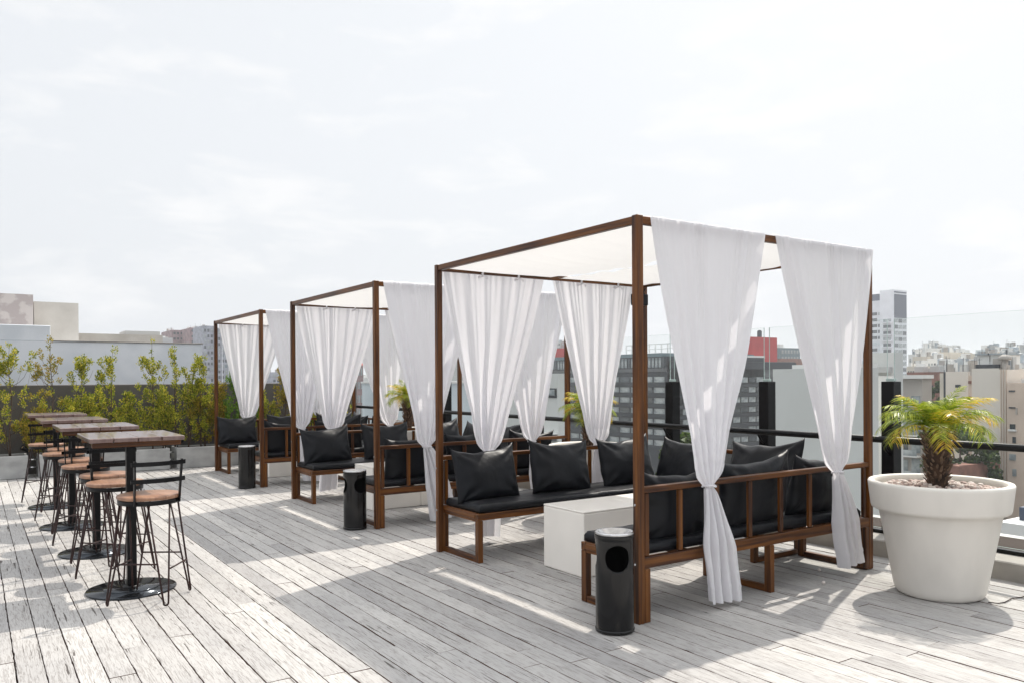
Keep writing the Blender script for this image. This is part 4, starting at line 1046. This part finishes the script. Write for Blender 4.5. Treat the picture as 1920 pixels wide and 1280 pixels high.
b = block(1873, 1888, 692, 105.4, 16, C_beige, 'ribbed beige chimney wall beside the tall party wall')
for i in range(3): winbox(b, 'x', b['D']*(i*.33+.04), b['D']*(i*.33+.10), ZB, b['H'], C_pink, 'rib', .15)
bm = bmesh.new(); tube(bm, [(.8, b['D']*.6, b['H']), (.8, b['D']*.6, b['H']+1.2)], .35, 12); tube(bm, [(.8, b['D']*.6, b['H']+1.2), (.8, b['D']*.6, b['H']+1.6), (.8, b['D']*.6, b['H']+1.9)], [.75, .75, .3], 12); mesh_obj('chimney', bm, C_brown, b)
b = block(1888, 1990, 717, 104, 16, C_pink, 'pinkish apartment side with small windows at the right edge')
for (u_, v_, w_, h_, mm) in ((1892, 731, 11, 3, C_dark), (1892, 762, 12, 3, C_dark), (1905, 764, 3, 12, C_brown), (1894, 794, 10, 10, GLASSD), (1899, 818, 6, 12, GLASSD), (1893, 850, 12, 12, GLASSL), (1899, 878, 7, 14, GLASSL)):
    a1_, z1_ = on(b, u_, v_); a0_, z0_ = on(b, u_+w_, v_+h_); winbox(b, 'x', a0_, a1_, z0_, z1_, mm, 'window', .12)
    if h_ == 10: winbox(b, 'x', a0_-.15, a1_+.15, z0_-.25, z0_-.02, C_white, 'sill', .3)
b = block(1886, 1901, 694, 125, 8, C_cream, 'cream roof room with a curled vent near the right edge'); winbox(b, 'x', .2, b['D']*.6, b['H']-1.2, b['H']-.5, C_dark, 'vent')
b = block(1899, 1990, 688, 130, 12, C_tank, 'blue-grey metal roofed block at the right edge'); a, z = on(b, 1901, 712); winbox(b, 'x', on(b, 1914, 700)[0], on(b, 1901, 700)[0], z, z+1.5, C_dark, 'dark_window', .1)
# far white cluster
rn = random.Random(77)
LB = ['white stepped rooftops', 'small pale block', 'cream block with dark windows', 'pale grey roof room', 'narrow white block', 'low white block', 'off-white slab block', 'white roof room']
cl1 = [(1703, 1716, 664, 260), (1711, 1738, 668, 250), (1722, 1735, 652, 280), (1734, 1750, 648, 300), (1747, 1764, 654, 290), (1752, 1776, 660, 262), (1738, 1757, 672, 240), (1764, 1776, 656, 300), (1776, 1790, 655, 310), (1780, 1800, 662, 285), (1790, 1809, 672, 262), (1774, 1812, 683, 235), (1745, 1775, 684, 225), (1700, 1730, 686, 230)]
SIDE = ['at the left of the far white cluster', 'low and left in the far white cluster', 'left of the peak of the far white cluster', 'highest of the far white cluster', 'just right of the highest far white block', 'in the middle of the far white cluster', 'below the middle of the far white cluster', 'thin one right of the cluster middle', 'second peak of the far white cluster', 'stepping down on the right of the far cluster', 'lowest step on the right of the far cluster', 'long and low in front of the far cluster', 'in front of the middle of the far cluster', 'in front of the left of the far cluster']
for k_, (u0, u1, v, X) in enumerate(cl1):
    b = block(u0, u1, v, X, 10+rn.random()*8, [C_white, C_cream, C_white, C_grey][k_ % 4], 'pale block '+SIDE[k_]); rows(b, 'x', rn.choice([3, 4]), max(2, int((u1-u0)/5)), 1.4, 3.0, 1.3, [GLASSD, GLASSL], fill=rn.uniform(.3, .55), seed=k_)
    rooftop(b, 1, b['D']*.2, 4, b['D']*.35, 1.7, C_white)
    if k_ % 3 == 0: tank(b, 3, b['D']*.7, .9, 2.0, C_tank)
    if k_ % 2: rooftop(b, 2, b['D']*.62, 2.2, b['D']*.2, 1.0, C_brown, 'vent')
cl2 = [(1826, 1843, 668, 230), (1829, 1868, 655, 280), (1845, 1862, 662, 250), (1857, 1886, 659, 260), (1870, 1900, 664, 235), (1883, 1894, 650, 290), (1888, 1925, 668, 215), (1898, 1940, 655, 270), (1912, 1950, 646, 250), (1862, 1884, 676, 200), (1884, 1905, 680, 190)]
SIDE2 = ['lowest left block of the far right cluster', 'wide grey block behind the roof tanks', 'small one in the middle above the roof tanks', 'cream block above the roof tanks', 'pale block behind the round chimney', 'narrow one behind the round chimney', 'wide low one near the right edge', 'taller one near the right edge', 'highest block at the right edge', 'low roof just right of the tanks', 'low roof beside the chimney']
for k_, (u0, u1, v, X) in enumerate(cl2):
    b = block(u0, u1, v, X, 10+rn.random()*8, [C_grey, C_paleb, C_white, C_cream][k_ % 4], 'far building, '+SIDE2[k_]); rows(b, 'x', 4, max(2, int((u1-u0)/5)), 1.3, 3.0, 1.3, [GLASSD, GLASSL], fill=rn.uniform(.3, .6), seed=k_+40)
    rooftop(b, 1, b['D']*.5, 4, b['D']*.3, 1.5, [C_tank, C_white][k_ % 2])
    if k_ % 3 == 1: tank(b, 3, b['D']*.2, .9, 2.2, C_tank)
b = block(1809, 1826, 679, 240, 10, C_rust, 'small low reddish roof between the two far clusters')
b = block(1768, 1798, 872, 92, 10, C_brick, 'low red brick wall at the foot of the beige building', name='low_building')
b = block(1798, 1816, 874, 95, 8, C_tank, 'low grey shed beside the red brick wall', name='low_building')
# low roofs close below the terrace at the right
b = block(1870, 1990, 985, 16, 10, C_white, 'low white roof edge just below the terrace at the right', name='low_building', zb=-20)
boxo('roof_panel', .6, 4, .2, b['D']-.2, b['H']+.003, b['H']+.3, C_navy, b, 0)
# distant city mass (uncountable): beyond everything else
vs = []; fs = []
for _ in range(1500):
    d = rn.uniform(330, 1900); an = rn.uniform(-.30, 1.35); x = CP.x+d*math.sin(an); y = CP.y+d*math.cos(an)
    s1, s2 = rn.uniform(8, 22), rn.uniform(8, 22); z = rn.uniform(-20, 0) + (rn.random() < .08)*rn.uniform(0, 14)*min(1, d/700)
    b_ = len(vs); vs += [(x+a*s1, y+c*s2, zz_) for zz_ in (ZB, z) for a, c in ((0, 0), (1, 0), (1, 1), (0, 1))]
    fs += [(b_+4, b_+5, b_+6, b_+7), (b_, b_+1, b_+5, b_+4), (b_+1, b_+2, b_+6, b_+5), (b_+2, b_+3, b_+7, b_+6), (b_+3, b_, b_+4, b_+7)]
C_city = island_leaf('city_tones', [(0, (.30, .28, .26)), (.4, (.45, .43, .40)), (.75, (.55, .54, .52)), (1, (.36, .24, .20))], 0, .85)
tag(py_obj('distant_city', vs, fs, C_city), 'low far-off city blocks spreading to the horizon', 'city', kind='stuff')
# city trees
def city_tree(u, v, X, rad, hgt, label, seed):
    p = pt(u, v, 0, X); rn_ = random.Random(seed)
    root = empty('tree', (p.x, p.y, ZB), label, 'tree'); H_ = p.z-ZB
    bm = bmesh.new(); tube(bm, [(0, 0, 0), (.2, .1, H_*.5), (0, .3, H_*.8)], .45, 8, True, .15)
    for k_ in range(7):
        a = k_*.9; tube(bm, [(0, .2, H_-hgt*.8), (math.cos(a)*rad*.4, math.sin(a)*rad*.4, H_-hgt*.4), (math.cos(a)*rad*.7, math.sin(a)*rad*.7, H_-hgt*.15)], .14, 6, True, .04)
    mesh_obj('trunk', bm, BARK, root)
    vs = []; fs = []
    for c_ in range(60):
        a = rn_.random()*6.28; rr = rad*rn_.random()**.5; cz = H_-hgt*rn_.random(); cc = Vector((rr*math.cos(a), rr*math.sin(a), cz)); cr_ = rad*.22
        for _ in range(110):
            v = Vector((rn_.gauss(0, 1), rn_.gauss(0, 1), rn_.gauss(0, 1))).normalized()*rn_.random()**.4*cr_; q = cc+v
            n_ = Vector((rn_.gauss(0, 1), rn_.gauss(0, 1), rn_.gauss(0, 1))).normalized(); s_ = n_.orthogonal()*.18; t_ = n_.cross(s_)
            b_ = len(vs); vs += [tuple(q-s_), tuple(q-t_), tuple(q+s_), tuple(q+t_)]; fs.append((b_, b_+1, b_+2, b_+3))
    py_obj('crown', vs, fs, LEAFC, root)
city_tree(1800, 800, 98, 4.2, 9, 'dark leafy street tree between the palm and the tall beige wall', 1)
city_tree(1757, 715, 130, 2.2, 14, 'narrow climbing greenery beside the brick block', 2)
city_tree(1290, 826, 20, 1.0, 3, 'pale green tree top just below the railing, seen through the nearest cabana', 3)

# ------------------------------------------------------------------ air
hm = bpy.data.materials.new('haze'); hm.use_nodes = True; t = hm.node_tree; t.nodes.clear()
ho = t.nodes.new('ShaderNodeOutputMaterial'); hv = t.nodes.new('ShaderNodeVolumePrincipled')
hv.inputs['Color'].default_value = (.92, .95, 1, 1); hv.inputs['Density'].default_value = .0004; hv.inputs['Anisotropy'].default_value = .3
t.links.new(hv.outputs[0], ho.inputs['Volume'])
bm = bmesh.new(); box(bm, -3200, 3200, -800, 4700, -35.5, 75, 0); tag(mesh_obj('haze', bm, hm), 'thin daylight haze over the city', 'haze', kind='stuff')
